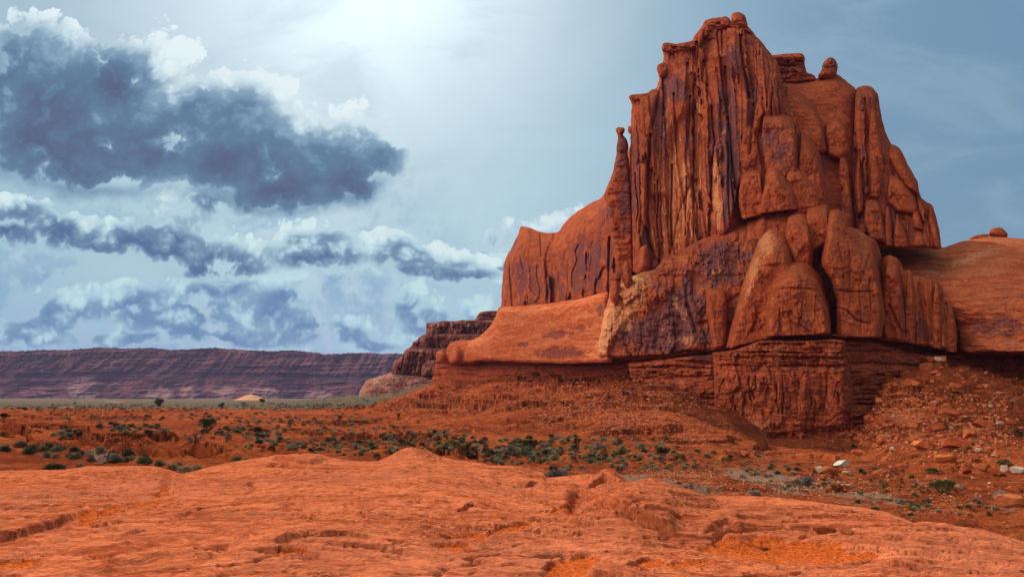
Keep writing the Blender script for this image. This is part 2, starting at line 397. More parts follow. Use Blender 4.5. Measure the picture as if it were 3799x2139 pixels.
def sty_beds(mx, mz, A=1.0, seed=0):
    zz = mz + fbm(mx/13, mz/6, 3, .5, seed+8)*0.8
    q = perlin(zz*0+3.3, zz/0.85, seed+2) + 0.35*perlin(mx/3.5, zz/0.6, seed+3)
    D = -sst(q, 0.12, 0.30)*1.5*A*(0.55+0.45*sst(perlin(mx/6, zz/1.5, seed+9), -0.3, 0.2))
    D += perlin(zz*0+9.3, zz/2.6, seed+4)*0.9*A
    f1, f2, r = cells(mx/1.7, zz/0.9, seed+5)
    D += (r-0.5)*0.55*A - np.exp(-((f2-f1)/0.09)**2)*0.35*A
    D += fbm(mx/3.5, mz/2.5, 4, 0.6, seed+7)*0.9*A + fbm(mx/0.5, mz/0.35, 3, 0.6, seed+6)*0.22*A
    return D
def sty_block(mx, mz, A=1.0, seed=0):
    zz = mz + fbm(mx/7, mz/5, 2, .5, seed+8)*0.5; D = -sst(perlin(mx/9, zz/1.1, seed+2), .15, .3)*1.0*A
    for wx, wz, am in ((2.8, 1.9, 1.3), (1.1, 0.9, 0.5), (0.5, 0.45, 0.2)):
        fo, ed = facets(mx/wx, zz/wz, seed+61+int(wx*10)); D = D + fo*am*A - np.exp(-(ed/0.06)**2)*am*0.4*A
    return D + fbm(mx/3, mz/3, 4, .6, seed)*.8*A
def sty_massive(mx, mz, A=1.0, seed=0):
    D = fbm(mx/5, mz/9, 4, 0.5, seed+1)*0.9*A
    w = fbm(mx/2.5, mz/2.5, 3, .5, seed+2)*.8
    for wx, wz, am in ((5.0, 11.0, 0.9), (1.7, 4.5, 0.26)):
        fo, ed = facets((mx+w)/wx, (mz+w)/wz, seed+61+int(wx*10)); D = D + fo*am*A - np.exp(-(ed/0.05)**2)*am*0.30*A
    D = D + fbm(mx/0.8, mz/5, 4, 0.6, seed+5)*0.24*A
    zz = mz + fbm(mx/10, mz/6, 3, .5, seed+8)*0.9
    D -= sst(perlin(zz*0+seed, zz/1.6, seed+40)+0.5*perlin(mx/3, zz/2, seed+41), 0.42, 0.5)*0.3*A
    D += spall(mx, mz, A*1.1, seed+50)
    D += fbm(mx/0.45, mz/0.4, 3, 0.6, seed+6)*0.18*A
    return D
STY = dict(block=sty_block, cliff=sty_cliff, dome=sty_dome, slick=sty_slick, beds=sty_beds, massive=sty_massive)

def joints(x0, x1, y0, y1, n, seed, w=3.0, dp=3.5, slope=0.0):
    """long near-vertical joints, as crack polylines"""
    rs = np.random.RandomState(seed); out = []
    for k in range(n):
        x = x0 + (x1-x0)*(k + rs.rand()*.8)/n; a = y0 + (y1-y0)*rs.rand()*.5; L = (y1-y0)*(.25 + .55*rs.rand()); m = 7; pts = []; xx = x
        for i in range(m): pts.append((xx, min(a + L*i/(m-1), y1))); xx += rs.normal()*4 + slope*L/(m-1)
        out.append((pts, w*rs.uniform(.6, 1.3), dp*rs.uniform(.4, 1.3)))
    return out
def blobmask(x, y, lst):
    v = np.zeros(x.shape)
    for b in lst or ():
        cx, cy, rx, ry = b[:4]; a = R_(b[4]) if len(b) > 4 else 0; st = b[5] if len(b) > 5 else 1.0
        dx, dy = x - cx, y - cy; u = dx*math.cos(a) + dy*math.sin(a); w = -dx*math.sin(a) + dy*math.cos(a)
        k = np.clip(1.25 - np.hypot(u/rx, w/ry)*0.9, 0, 1) * st
        v = np.where(np.abs(k) > np.abs(v), k, v)
    return v

def relief(name, poly, Y0, T, Rd, style='cliff', A=1.0, tilt=(0, 0), back=12.0, rough=4.0, flat=None, parent=None, mat=None,
           cracks=(), plates=(), varn=(), pale=(), seed=1, step=2.5, sm=3, v0=0.0, p0=0.0, extra=None, powr=2.0, top=None, off=(0, 0)):
    if off != (0, 0): poly = [(x + off[0], y + off[1]) for x, y in poly]
    dense = densify(poly, 7.0, rough, seed)
    pa = np.array(dense)
    xs = np.arange(pa[:, 0].min() - 2*step, pa[:, 0].max() + 2*step, step); ys = np.arange(pa[:, 1].min() - 2*step, pa[:, 1].max() + 2*step, step)
    ins = poly_in(xs, ys, dense)
    X, Y = np.meshgrid(xs, ys)
    cell = ins[:-1, :-1] | ins[1:, :-1] | ins[:-1, 1:] | ins[1:, 1:]
    used = np.zeros(ins.shape, bool)
    used[:-1, :-1] |= cell; used[1:, :-1] |= cell; used[:-1, 1:] |= cell; used[1:, 1:] |= cell
    bd = used & ~ins
    bi = np.argwhere(bd); bx, by = X[bd], Y[bd]
    best = np.full(bx.shape, 1e9); nx, ny = bx.copy(), by.copy()
    for i in range(len(dense)):
        a = dense[i]; b = dense[(i + 1) % len(dense)]
        d, cx, cy = seg_dist(bx, by, a[0], a[1], b[0], b[1]); k = d < best
        best[k] = d[k]; nx[k] = cx[k]; ny[k] = cy[k]
    X = X.copy(); Y = Y.copy(); X[bd] = nx; Y[bd] = ny
    # rounding distance, to the edges that are not flat
    d = np.full(X.shape, 1e9); n = len(poly)
    for i in range(n):
        a = poly[i]; b = poly[(i + 1) % n]
        if flat is not None and a[1] >= flat and b[1] >= flat: continue
        d = np.minimum(d, seg_dist(X, Y, a[0], a[1], b[0], b[1])[0])
    d = np.where(ins | bd, d, 0)
    f = 1 - np.clip(1 - d / Rd, 0, 1) ** powr
    f = np.sqrt(np.clip(f, 0, 1)); f = blur(f, sm)
    s, t = ray(X, Y); mx = s * Y0; mz = t * Y0
    lean = 0
    if top:
        yt = np.where(ins.any(0), ys[np.argmax(ins, 0)], ys[-1]); w = max(3, int(top[1] / step / 3))
        ytp = np.pad(yt, w, mode='edge'); yt = np.convolve(ytp, np.ones(2*w+1)/(2*w+1), 'valid')
        lean = top[0] * np.clip(1 - (Y - yt[None, :]) / top[1], 0, 1.3) ** 2
    D = STY[style](mx, mz, A, seed)
    D = D * np.clip(d / 9.0, 0.25, 1.0)
    for c in cracks:
        pts, wd, dp = c; ax = [q_[0] for q_ in pts]; ay = [q_[1] for q_ in pts]; m4 = 4 * wd
        i0, i1 = np.searchsorted(xs, (min(ax) - m4, max(ax) + m4)); j0, j1 = np.searchsorted(ys, (min(ay) - m4, max(ay) + m4))
        if i1 > i0 and j1 > j0: D[j0:j1, i0:i1] -= dp * np.exp(-(line_dist(X[j0:j1, i0:i1], Y[j0:j1, i0:i1], pts) / wd) ** 2)
    for pl in plates:
        pp, up, soft = pl; i2 = poly_in(xs, ys, densify(pp, 8.0, 5.0, seed + 70)).astype(float); i2 = blur(i2, soft); D += up * i2
    if extra: D += extra(X, Y, mx, mz)
    Yp = Y0 + tilt[0] * (X - poly[0][0]) + tilt[1] * (poly[0][1] - Y)
    YF = Yp + T * (1 - f) + lean - D; YB = np.maximum(Yp + T + back * f + 1.0, YF + 0.5)
    F3 = np.stack([s * YF, YF, t * YF], -1); B3 = np.stack([s * YB, YB, t * YB], -1)
    idx = -np.ones(ins.shape, np.int64); idx[used] = np.arange(used.sum()); nv = int(used.sum())
    r, c = np.nonzero(cell)
    q = np.stack([idx[r, c], idx[r + 1, c], idx[r + 1, c + 1], idx[r, c + 1]], -1)
    qb = q[:, ::-1] + nv
    e = np.concatenate([q[:, [0, 1]], q[:, [1, 2]], q[:, [2, 3]], q[:, [3, 0]]])
    key = e.min(1) * (nv + 1) + e.max(1); u_, inv, cnt = np.unique(key, return_inverse=True, return_counts=True)
    be = e[cnt[inv.ravel()] == 1]
    rim = np.stack([be[:, 1], be[:, 0], be[:, 0] + nv, be[:, 1] + nv], -1)
    co = np.concatenate([F3[used], B3[used]])
    va = (blobmask(X, Y, varn) + v0)[used]; pa_ = (blobmask(X, Y, pale) + p0)[used]
    me = make_mesh(name, co, np.concatenate([q, qb, rim]), mat or M_CLIFF, True, dict(varn=np.concatenate([va, va]), pale=np.concatenate([pa_, pa_])))
    return link(name, me, parent)

# ------------------------------------------------------------------ the sandstone butte and its parts
def build_butte():
    s0, t0 = ray(2850, 1600)
    B = empty('sandstone_butte', (s0 * 185, 185, -9.9))
    tag(B, 'huge red sandstone butte with sheer tower, domed buttresses and banded foot', 'butte')
    items = []
    def P(*a, **k):
        o = relief(*a, **k); o.parent = B; o.matrix_parent_inverse.identity(); o.location = (-B.location[0], -B.location[1], -B.location[2]); items.append(o); return o
    # sheer front tower
    P('tower', [(2333,360),(2408,345),(2412,334),(2437,328),(2446,290),(2437,256),(2461,232),(2463,203),(2454,181),(2463,159),(2495,159),(2514,164),(2567,154),(2577,130),
        (2606,97),(2640,84),(2700,92),(2777,97),(2800,128),(2828,159),(2859,198),(2886,232),(2910,338),(2948,434),(2990,560),(3040,700),(3060,900),
        (2741,1000),(2636,960),(2500,965),(2459,968),(2426,1010),(2365,1016),(2349,1008),(2345,800),(2338,628),(2338,531),(2340,483),(2345,386)],
      212, 8, 22, 'cliff', 1.1, v0=.15, p0=.05, tilt=(-0.012, 0.012), rough=5, flat=940, seed=3, step=2.2, sm=2,
      cracks=joints(2350,2600,380,980,6,5,2.4,3)+joints(2600,2760,300,860,3,6,2.4,3)+joints(2780,2940,250,560,3,8,2.5,2.5,.15)+[([(2748,133),(2750,185),(2757,250),(2770,300),(2779,362)],4.5,5), ([(2678,115),(2680,200)],3,1.8), ([(2413,500),(2405,640),(2400,800),(2425,960)],6,3.0),
              ([(2611,225),(2606,300),(2625,318)],4,2), ([(2560,360),(2545,600),(2590,780),(2595,890)],5,1.6), ([(2500,350),(2515,600),(2560,880)],5,1.4),
              ([(2690,250),(2700,400),(2705,640)],4,1.6), ([(2450,330),(2415,480)],5,2.2)],
      plates=[([(2590,330),(2640,200),(2700,180),(2760,260),(2790,400),(2780,640),(2700,880),(2640,860),(2600,700),(2590,500)],3.2,5),
              ([(2640,95),(2745,110),(2790,170),(2880,300),(2900,420),(2790,420),(2750,300),(2640,230)],2.5,10),
              ([(2345,420),(2400,380),(2440,340),(2420,520),(2400,700),(2405,960),(2350,990)],2.0,4),
              ([(2480,300),(2600,230),(2580,380),(2500,460),(2460,640),(2450,500)],2.4,5),
              ([(2600,215),(2700,215),(2690,330),(2600,300)],-1.5,4), ([(2410,730),(2480,720),(2520,880),(2500,950),(2440,960)],-2.5,5)],
      varn=[(2500,330,55,40,60,.75),(2700,620,45,330,0,.7),(2790,430,30,110,0,.6),(2640,560,30,200,5,.5),(2400,900,28,160,0,.55),(2450,480,30,120,0,.5),(2720,230,50,60,0,.45),(2560,560,30,150,0,.3),(2360,640,24,220,0,.3),(2850,300,80,120,0,.25),(2620,860,90,50,0,.35),(2880,420,70,100,0,.3)],
      pale=[(2530,700,95,170,0,.75),(2655,720,22,160,-4,.8),(2500,840,90,100,0,.55),(2470,360,50,50,0,.2),(2480,480,22,160,0,.45),(2590,420,14,90,0,.45)])
    # capping slabs and knobs
    P('cap_rock', [(2577,135),(2580,128),(2606,97),(2610,80),(2635,68),(2668,64),(2690,70),(2740,86),(2790,112),(2792,128),(2740,112),(2690,105),(2650,120),(2600,150),(2560,170)], 210, 4, 9, 'block', .7, sm=1, seed=5, rough=3, mat=M_DOME, varn=[(2640,110,70,30,0,.4)])
    P('cap_boulder', [(2712,72),(2714,51),(2736,44),(2762,53),(2770,75),(2777,98),(2768,105),(2740,103),(2718,98)], 208.5, 4, 18, 'block', .45, sm=1, seed=6, rough=2, back=4, mat=M_DOME, varn=[(2740,80,40,40,0,.5)])
    P('cap_boulder', [(2672,98),(2668,80),(2676,64),(2692,59),(2708,68),(2713,84),(2712,100),(2690,102)], 209, 3.2, 13, 'block', .45, sm=1, seed=7, rough=2, back=4, mat=M_DOME, varn=[(2690,80,30,30,0,.4)])
    P('cap_ledge', [(2330,362),(2340,352),(2380,348),(2408,344),(2412,334),(2440,328),(2440,345),(2425,372),(2385,366),(2345,376)], 210, 3, 7, 'block', .7, sm=1, seed=8, rough=4)
    P('cap_ledge', [(2452,182),(2460,160),(2478,157),(2505,164),(2540,158),(2580,150),(2585,175),(2545,190),(2500,196),(2466,196)], 209.5, 3, 7, 'block', .8, sm=1, seed=9, rough=4)
    P('cap_ledge', [(2436,256),(2440,240),(2462,230),(2480,250),(2470,285),(2447,290)], 210, 3, 8, 'block', .6, sm=1, seed=10, rough=3)
    # leaning hoodoo on the left
    P('pinnacle', [(2282,478),(2289,472),(2318,473),(2319,488),(2309,500),(2326,517),(2333,546),(2328,570),(2334,600),(2342,700),(2348,860),(2352,1010),(2290,1015),(2250,760),(2240,725),
        (2263,666),(2277,632),(2280,599),(2289,565),(2287,546),(2293,502)], 212, 4, 12, 'block', .45, sm=1, seed=12, rough=3, flat=1000, back=8, v0=.25, varn=[(2310,560,30,90,0,.6),(2320,760,20,140,0,.6)])
    P('knob', [(2328,470),(2335,462),(2344,470),(2348,492),(2340,500),(2330,490)], 214, 2, 9, 'dome', .3, seed=13, rough=2, back=3, v0=.3)
    # left wing: receding wall, then its smooth apron
    P('left_wall', [(2352,690),(2352,1090),(2256,1098),(2152,1117),(2030,1136),(1930,1146),(1848,1147),(1859,1135),(1862,1059),(1870,976),(1887,937),(1903,910),(1925,860),(1931,838),(1953,841),(1986,852),
        (2003,860),(2041,865),(2074,860),(2085,838),(2107,810),(2152,777),(2196,750),(2234,733),(2250,700),(2300,660)], 216, 9, 40, 'cliff', 1.1, top=(12,90), tilt=(-0.21, 0.02), back=20, rough=4, flat=1090, seed=21, v0=.12,
        cracks=joints(1880,2240,880,1120,7,9,2.4,2)+[([(2262,880),(2258,990),(2257,1088)],4,4),([(2040,905),(2026,950),(2030,1125)],4,1.8),([(2100,930),(2085,990),(2075,1110)],4,1.5)],
        plates=[([(2080,930),(2140,860),(2210,830),(2250,860),(2255,1090),(2070,1115)],2.2,5),([(1870,960),(1935,850),(2010,900),(2060,960),(2020,1130),(1860,1138)],1.8,6)],
        varn=[(2200,980,90,120,0,.6),(1960,1040,90,90,0,.45),(1905,900,20,60,0,.5),(2080,1050,60,70,0,.35),(2240,800,50,60,0,.35)], pale=[(2030,900,80,30,20,.2)])
    P('smooth_apron', [(2256,1080),(2270,1345),(2212,1345),(2141,1348),(1986,1346),(1865,1340),(1799,1335),(1738,1345),(1700,1330),(1721,1275),(1760,1257),(1782,1246),(1821,1207),(1840,1170),(1848,1139),(1930,1134),(2030,1126),(2152,1107)],
        198, 10, 40, 'slick', 1.0, tilt=(-0.21, 0.055), back=20, rough=3, flat=1320, seed=23, mat=M_SLICK,
        plates=[([(1960,1335),(1990,1300),(2060,1290),(2130,1280),(2180,1335),(2130,1350),(1970,1348)],-1.6,2)],
        varn=[(2070,1240,70,22,-10,.75),(2150,1215,50,14,-8,.6),(1940,1275,30,12,0,.7),(2080,1310,110,26,0,.85),(2225,1150,22,30,0,.6),(1830,1235,18,30,30,.45)], pale=[(1950,1200,90,20,0,.3),(1760,1262,60,14,-20,.4)])
    P('apron_dome', [(1740,1350),(1666,1345),(1655,1320),(1656,1290),(1672,1272),(1694,1263),(1722,1262),(1750,1258),(1790,1280),(1790,1350)], 300, 9, 40, 'dome', .8, flat=1340, seed=24, mat=M_SLICK, rough=3)
    P('apron_dome', [(1617,1333),(1615,1312),(1625,1300),(1644,1295),(1660,1305),(1668,1342),(1620,1340)], 304, 6, 26, 'dome', .6, flat=1330, seed=25, mat=M_SLICK, rough=2, varn=[(1645,1320,14,30,0,.5)])
    P('apron_dome', [(1667,1345),(1668,1300),(1690,1280),(1712,1290),(1722,1345)], 298, 6, 26, 'dome', .6, flat=1330, seed=26, mat=M_SLICK, rough=2)
    P('banded_ledge', [(2380,1330),(2380,1420),(2152,1420),(1931,1440),(1749,1450),(1603,1450),(1598,1420),(1608,1390),(1618,1337),(1738,1343),(1865,1336),(2141,1343)],
        206, 5, 12, 'beds', 1.5, tilt=(-0.16, 0.03), back=10, rough=4, flat=1330, seed=27, mat=M_BEDS, sm=1, cracks=[([(1618,1346),(1738,1351),(1865,1346),(2141,1352),(2380,1342)],5,6)])
    # varnished lower wall with its pale foot
    P('lower_wall', [(2266,1058),(2290,1055),(2312,1052),(2340,1028),(2380,1010),(2430,1000),(2459,962),(2498,948),(2586,896),(2636,876),(2741,836),(2900,820),(2900,1000),(2850,1290),(2650,1312),(2559,1300),(2476,1317),(2365,1325),(2233,1328),(2211,1312),(2228,1234),(2244,1152),(2261,1097)],
        191, 9, 45, 'massive', 1.5, tilt=(-0.006, 0.022), back=14, rough=5, flat=1290, seed=31,
        cracks=[([(2545,1060),(2550,1130),(2568,1180),(2580,1230)],5,1.6),([(2741,850),(2745,960)],5,1.2)],
        plates=[([(2265,1290),(2275,1250),(2330,1180),(2380,1150),(2440,1200),(2480,1165),(2560,1180),(2570,1240),(2560,1290),(2480,1310),(2260,1318)],-1.3,2),
                ([(2390,1030),(2500,960),(2640,890),(2730,860),(2740,1040),(2640,1060),(2560,1100),(2470,1060)],-1.1,4),
                ([(2415,1120),(2520,1060),(2560,1110),(2530,1180),(2450,1200),(2400,1180)],-0.8,2)],
        varn=[(2440,1235,180,75,0,1.0),(2540,1130,110,130,0,.8),(2660,980,110,100,-30,.8),(2450,1060,60,60,0,.4),(2620,1240,60,60,0,.6),(2780,960,60,90,0,.5)],
        pale=[(2330,1110,66,140,22,1.3),(2245,1230,24,110,8,1.3),(2510,1130,16,60,-30,.7),(2665,1000,50,14,-35,.6),(2520,1265,60,18,0,.5)])
    P('knob', [(2268,1075),(2266,1050),(2268,1022),(2282,1008),(2300,1010),(2307,1030),(2300,1050),(2305,1080),(2290,1140),(2262,1110)], 188, 3, 20, 'dome', .5, seed=33, rough=2, back=4, v0=.1, cracks=[([(2262,1040),(2305,1040)],3,1.0)])
    P('finger', [(2312,1045),(2310,1000),(2314,975),(2325,963),(2336,972),(2342,1010),(2350,1050),(2330,1090)], 189, 2.5, 15, 'dome', .5, seed=34, rough=2, back=4)
    P('standing_pillar', [(2611,1096),(2625,1073),(2658,1065),(2690,1072),(2703,1096),(2699,1152),(2697,1207),(2696,1284),(2645,1290),(2636,1234),(2622,1168)], 180, 4, 18, 'massive', .5, top=(4,30), sm=1, seed=35, rough=2, flat=1280, back=4, mat=M_DOME, varn=[(2665,1200,40,120,0,.55)])
    # pale fallen flakes against the tower foot
    P('flake', [(2688,790),(2713,760),(2738,757),(2741,843),(2716,862),(2700,850)], 198, 3, 12, 'massive', .6, seed=36, rough=2, back=3)
    P('flake', [(2518,932),(2530,890),(2549,866),(2554,930),(2550,945)], 199, 3, 9, 'massive', .6, seed=37, rough=2, back=3, v0=.3)
    P('flake', [(2362,1010),(2372,920),(2400,905),(2412,985),(2395,1018)], 200, 3, 10, 'massive', .6, seed=38, rough=2, back=3)
    # blocks stacked on the tower's right flank
    P('block', [(2795,370),(2803,357),(2832,367),(2846,416),(2828,440),(2812,520),(2790,480)], 201, 4, 12, 'dome', .7, top=(5,40), sm=1, seed=41, rough=3, mat=M_DOME)
    P('block', [(2816,454),(2823,425),(2850,413),(2895,413),(2939,436),(2960,462),(2960,570),(2958,650),(2886,660),(2842,640),(2828,570),(2820,507)], 197, 5, 14, 'massive', .6, top=(8,50), sm=1, seed=42, rough=3, flat=640, varn=[(2885,540,70,110,0,.45)])
    P('block', [(2736,478),(2750,459),(2799,446),(2810,483),(2820,512),(2828,570),(2834,660),(2750,665),(2736,579)], 198.5, 4, 12, 'dome', .9, top=(7,60), sm=1, seed=43, rough=3, flat=640, cracks=[([(2790,470),(2782,570)],4,1.6)])
    P('shoulder_dome', [(2885,600),(2897,582),(2925,574),(2955,586),(3000,606),(3040,655),(3062,740),(3066,860),(2960,860),(2925,740)], 195, 5, 22, 'dome', .8, top=(13,100), sm=1, seed=44, rough=3, flat=840, mat=M_DOME, pale=[(2990,610,40,14,30,.3)])
    P('block', [(2732,661),(2752,633),(2785,624),(2829,628),(2838,660),(2835,800),(2812,800),(2752,815),(2741,766)], 192, 5, 14, 'massive', .7, top=(9,50), sm=1, seed=45, rough=3, flat=790, mat=M_DOME, varn=[(2780,730,40,70,0,.3)])
    P('block', [(2834,640),(2851,614),(2884,602),(2906,622),(2915,650),(2945,685),(2961,718),(2966,775),(2834,790),(2812,795),(2812,727),(2826,672)], 189, 5, 16, 'dome', .9, top=(10,80), sm=1, seed=46, rough=4, flat=770, mat=M_DOME, plates=[([(2860,690),(2900,665),(2940,700),(2950,730),(2870,720)],.9,3)])
    P('ramp', [(2741,880),(2752,815),(2800,795),(2828,769),(2959,762),(2985,776),(3000,830),(2960,1000),(2900,1100),(2760,1060)], 190.5, 5, 20, 'massive', 1.0, top=(8,90), seed=47, rough=3, flat=1000)
    # rounded buttress domes above the contact
    P('dome', [(2972,800),(2990,770),(3020,762),(3055,758),(3074,757),(3090,790),(3080,900),(3000,950)], 186, 5, 16, 'dome', .7, top=(8,60), sm=1, seed=50, rough=3, mat=M_DOME)
    P('dome', [(2897,834),(2903,810),(2945,786),(2986,790),(3014,824),(3023,866),(3019,934),(3016,1020),(2960,1040),(2935,960)], 179.5, 6, 22, 'dome', .8, top=(10,75), sm=1, seed=51, rough=3, flat=1000, mat=M_DOME, varn=[(2965,900,30,80,0,.3)])
    P('dome', [(2821,866),(2841,848),(2883,841),(2924,866),(2948,900),(2957,969),(2990,1100),(3000,1247),(2880,1250),(2790,1270),(2690,1296),(2696,1240),(2712,1150),(2722,1128),(2734,1118),(2736,1096),(2752,1045),(2779,976),(2800,907)],
        173, 7, 26, 'dome', .9, top=(14,130), sm=1, seed=52, rough=4, flat=1245, mat=M_DOME, pale=[(2840,900,50,60,0,.7),(2790,1010,24,110,18,.7),(2740,1130,20,50,0,.4)], varn=[(2900,880,40,30,0,.3),(2780,1200,60,50,0,.3)])
    P('dome', [(2828,1092),(2832,1070),(2848,1045),(2890,997),(2917,974),(2945,967),(2975,968),(3007,979),(3041,1017),(3069,1072),(3081,1128),(3084,1236),(2993,1244),(2843,1248),(2838,1183),(2826,1114)],
        165.5, 7, 26, 'dome', .8, top=(12,105), sm=1, seed=53, rough=3, flat=1230, mat=M_DOME, varn=[(2960,1180,90,50,0,.42)], cracks=joints(2850,3060,1085,1235,5,22,2.0,.9)+[([(2840,1078),(2920,1068),(3010,1072),(3072,1090)],3,.9)])
    P('dome', [(3030,950),(3041,925),(3043,838),(3045,803),(3076,778),(3117,777),(3145,805),(3153,843),(3186,850),(3221,876),(3248,888),(3266,928),(3274,976),(3284,1114),(3284,1183),(3270,1252),(3138,1252),(3103,1238),(3104,1114),(3084,1040),(3055,992),(3034,968)],
        171, 8, 30, 'dome', .8, tilt=(0.025, 0.01), top=(14,120), sm=1, seed=54, rough=3, flat=1225, mat=M_DOME, varn=[(3170,1130,80,80,0,.35),(3100,840,40,40,0,.3)], pale=[(3200,870,40,20,25,.35)],
        cracks=joints(3060,3262,880,1240,5,21,2.2,1.1)+[([(3088,1076),(3150,1082),(3240,1080)],3,.9),([(3110,905),(3125,960)],3,1.2),([(3090,1140),(3140,1150),(3180,1190),(3230,1200)],3,1.0)],
        plates=[([(3025,930),(3060,912),(3110,910),(3140,960),(3150,1075),(3090,1072),(3050,990)],1.6,5)])
    P('dome', [(3268,1000),(3276,955),(3300,944),(3330,955),(3350,990),(3358,1100),(3356,1270),(3266,1262)], 183, 5, 24, 'massive', 1.0, top=(11,70), seed=55, rough=3, flat=1250, mat=M_DOME, cracks=[([(3300,1130),(3330,1200),(3350,1240)],4,1.8)])
    P('right_wall', [(3330,985),(3386,1021),(3435,1028),(3485,1046),(3499,1073),(3499,1098),(3487,1112),(3530,1150),(3540,1300),(3410,1285),(3330,1265)], 190, 9, 35, 'cliff', 1.0, tilt=(0.05, 0.02), seed=56, rough=4, flat=1262, mat=M_DOME,
        varn=[(3380,1160,30,90,0,.7),(3430,1230,40,60,0,.8),(3490,1200,40,50,0,.3)], cracks=[([(3388,1190),(3392,1262)],7,3)])
    for k, (pl, y0) in enumerate([([(3352,1010),(3372,1000),(3392,1016),(3400,1100),(3396,1275),(3350,1270)],186),
        ([(3452,1050),(3476,1042),(3496,1066),(3500,1140),(3498,1295),(3452,1290)],189), ([(3500,1130),(3520,1118),(3545,1140),(3552,1220),(3550,1310),(3500,1300)],192)]):
        P('buttress', pl, y0 + 1.5, 3.5, 18, 'massive', .9, top=(8,45), sm=1, seed=120+k, rough=3, back=6, mat=M_DOME, v0=(.1,.2,.0)[k], flat=1240)
    # rear shoulder, cap, knob and right tower
    P('shoulder', [(2860,300),(2900,305),(2960,305),(3033,290),(3070,278),(3105,272),(3136,297),(3176,330),(3180,500),(3180,860),(2990,860),(2960,600),(2900,450)], 222, 12, 60, 'slick', .8, tilt=(0.02, 0.035), seed=61, rough=4, flat=850, mat=M_DOME, v0=.12,
        plates=[([(2900,330),(2950,340),(3010,380),(3050,450),(3040,520),(2950,470),(2900,420)],2.0,6),([(3070,520),(3120,500),(3160,530),(3165,860),(3085,860)],-2.5,8)],
        varn=[(3060,580,40,90,0,.6),(2985,370,40,14,25,.5),(3110,420,30,90,0,.3)], p0=.05)
    P('dome', [(2940,480),(2975,470),(3010,505),(3045,560),(3066,650),(3072,820),(2960,820)], 199, 6, 26, 'dome', .9, top=(11,90), sm=1, seed=130, rough=4, flat=790, mat=M_DOME, varn=[(3000,600,30,60,0,.35)])
    P('dome', [(2895,330),(2925,318),(2975,345),(3025,390),(3062,455),(3070,560),(3020,580),(2960,520),(2915,430)], 211, 6, 26, 'slick', .8, top=(8,60), sm=1, seed=131, rough=4, mat=M_DOME)
    P('dome', [(3050,470),(3075,440),(3110,430),(3145,460),(3155,560),(3120,600),(3070,580)], 214, 5, 20, 'dome', .8, top=(7,50), sm=1, seed=132, rough=3, mat=M_DOME)
    P('cap_slab', [(2860,205),(2900,201),(2937,198),(2978,198),(2986,214),(2987,249),(2993,271),(3015,274),(3029,290),(3022,300),(2960,306),(2920,312),(2870,310),(2850,260)], 230, 5, 9, 'block', 1.1, sm=1, seed=62, rough=3, mat=M_DOME, varn=[(2950,240,80,50,0,.45)],
        cracks=[([(2926,232),(2922,270),(2912,305)],3,1.4)], plates=[([(2850,195),(2990,195),(2990,222),(2850,222)],1.8,2)])
    P('balanced_knob', [(3033,292),(3036,276),(3048,262),(3051,240),(3064,218),(3083,211),(3101,222),(3110,248),(3104,262),(3106,275),(3080,290)], 228, 4, 16, 'block', .7, sm=1, seed=63, rough=2, back=5, mat=M_DOME, varn=[(3080,240,40,40,0,.7)])
    P('column', [(3100,559),(3117,545),(3154,592),(3163,659),(3169,900),(3120,860),(3108,659)], 213, 5, 18, 'dome', 1.0, top=(6,50), sm=1, seed=64, rough=3, mat=M_DOME)
    P('column', [(3112,720),(3125,665),(3150,650),(3163,700),(3168,850),(3120,850)], 209, 5, 18, 'dome', .8, top=(6,50), sm=1, seed=65, rough=3, mat=M_DOME, varn=[(3140,780,30,60,0,.5)])
    P('right_tower', [(3157,370),(3168,350),(3179,326),(3204,317),(3235,322),(3258,350),(3265,400),(3272,441),(3297,534),(3322,538),(3344,559),(3372,621),(3403,671),(3415,733),(3434,747),(3458,758),(3471,801),(3486,863),(3493,924),(3400,922),(3272,918),(3225,905),(3175,870),(3165,700),(3158,500)],
        222, 10, 36, 'cliff', .9, top=(7,50), tilt=(0.03, 0.03), seed=66, rough=4, flat=900, back=18, v0=.2, cracks=joints(3180,3270,400,800,4,14,2.6,2.5)+[([(3208,365),(3215,440),(3232,520),(3250,600)],4,1.8),([(3172,500),(3180,640),(3195,740)],4,2.2)],
        plates=[([(3240,530),(3320,620),(3330,720),(3250,760),(3200,640)],1.5,6)], varn=[(3240,560,40,60,0,.5),(3330,800,60,80,0,.3)])
    for k, (pl, y0, vv) in enumerate([
        ([(3195,745),(3223,733),(3266,739),(3277,770),(3290,905),(3225,890),(3205,840)],206,.3), ([(3272,765),(3290,756),(3312,765),(3316,914),(3280,908)],207,.2),
        ([(3311,800),(3318,775),(3338,785),(3352,830),(3374,870),(3372,918),(3310,914)],205,.0), ([(3373,760),(3400,746),(3422,790),(3430,860),(3385,850)],209,.1),
        ([(3385,840),(3425,840),(3440,912),(3380,914)],208,.2), ([(3434,750),(3458,757),(3471,801),(3486,863),(3493,922),(3462,915),(3442,830)],212,.1),
        ([(3283,645),(3300,638),(3345,650),(3380,700),(3412,760),(3400,800),(3330,790),(3290,750)],209,.1), ([(3280,548),(3322,537),(3344,558),(3374,621),(3404,671),(3414,728),(3360,700),(3310,620)],212,.0),
        ([(3215,420),(3232,398),(3258,420),(3268,520),(3290,620),(3270,700),(3225,690)],210,.15), ([(3222,560),(3240,540),(3262,570),(3275,700),(3262,740),(3225,735)],208,.0), ([(3330,690),(3350,670),(3378,690),(3392,760),(3370,790),(3335,770)],208.5,.1), ([(3395,700),(3412,720),(3432,760),(3440,800),(3405,800)],211,.1), ([(3172,520),(3180,498),(3190,520),(3200,700),(3205,790),(3180,800),(3170,700)],208,.1)]):
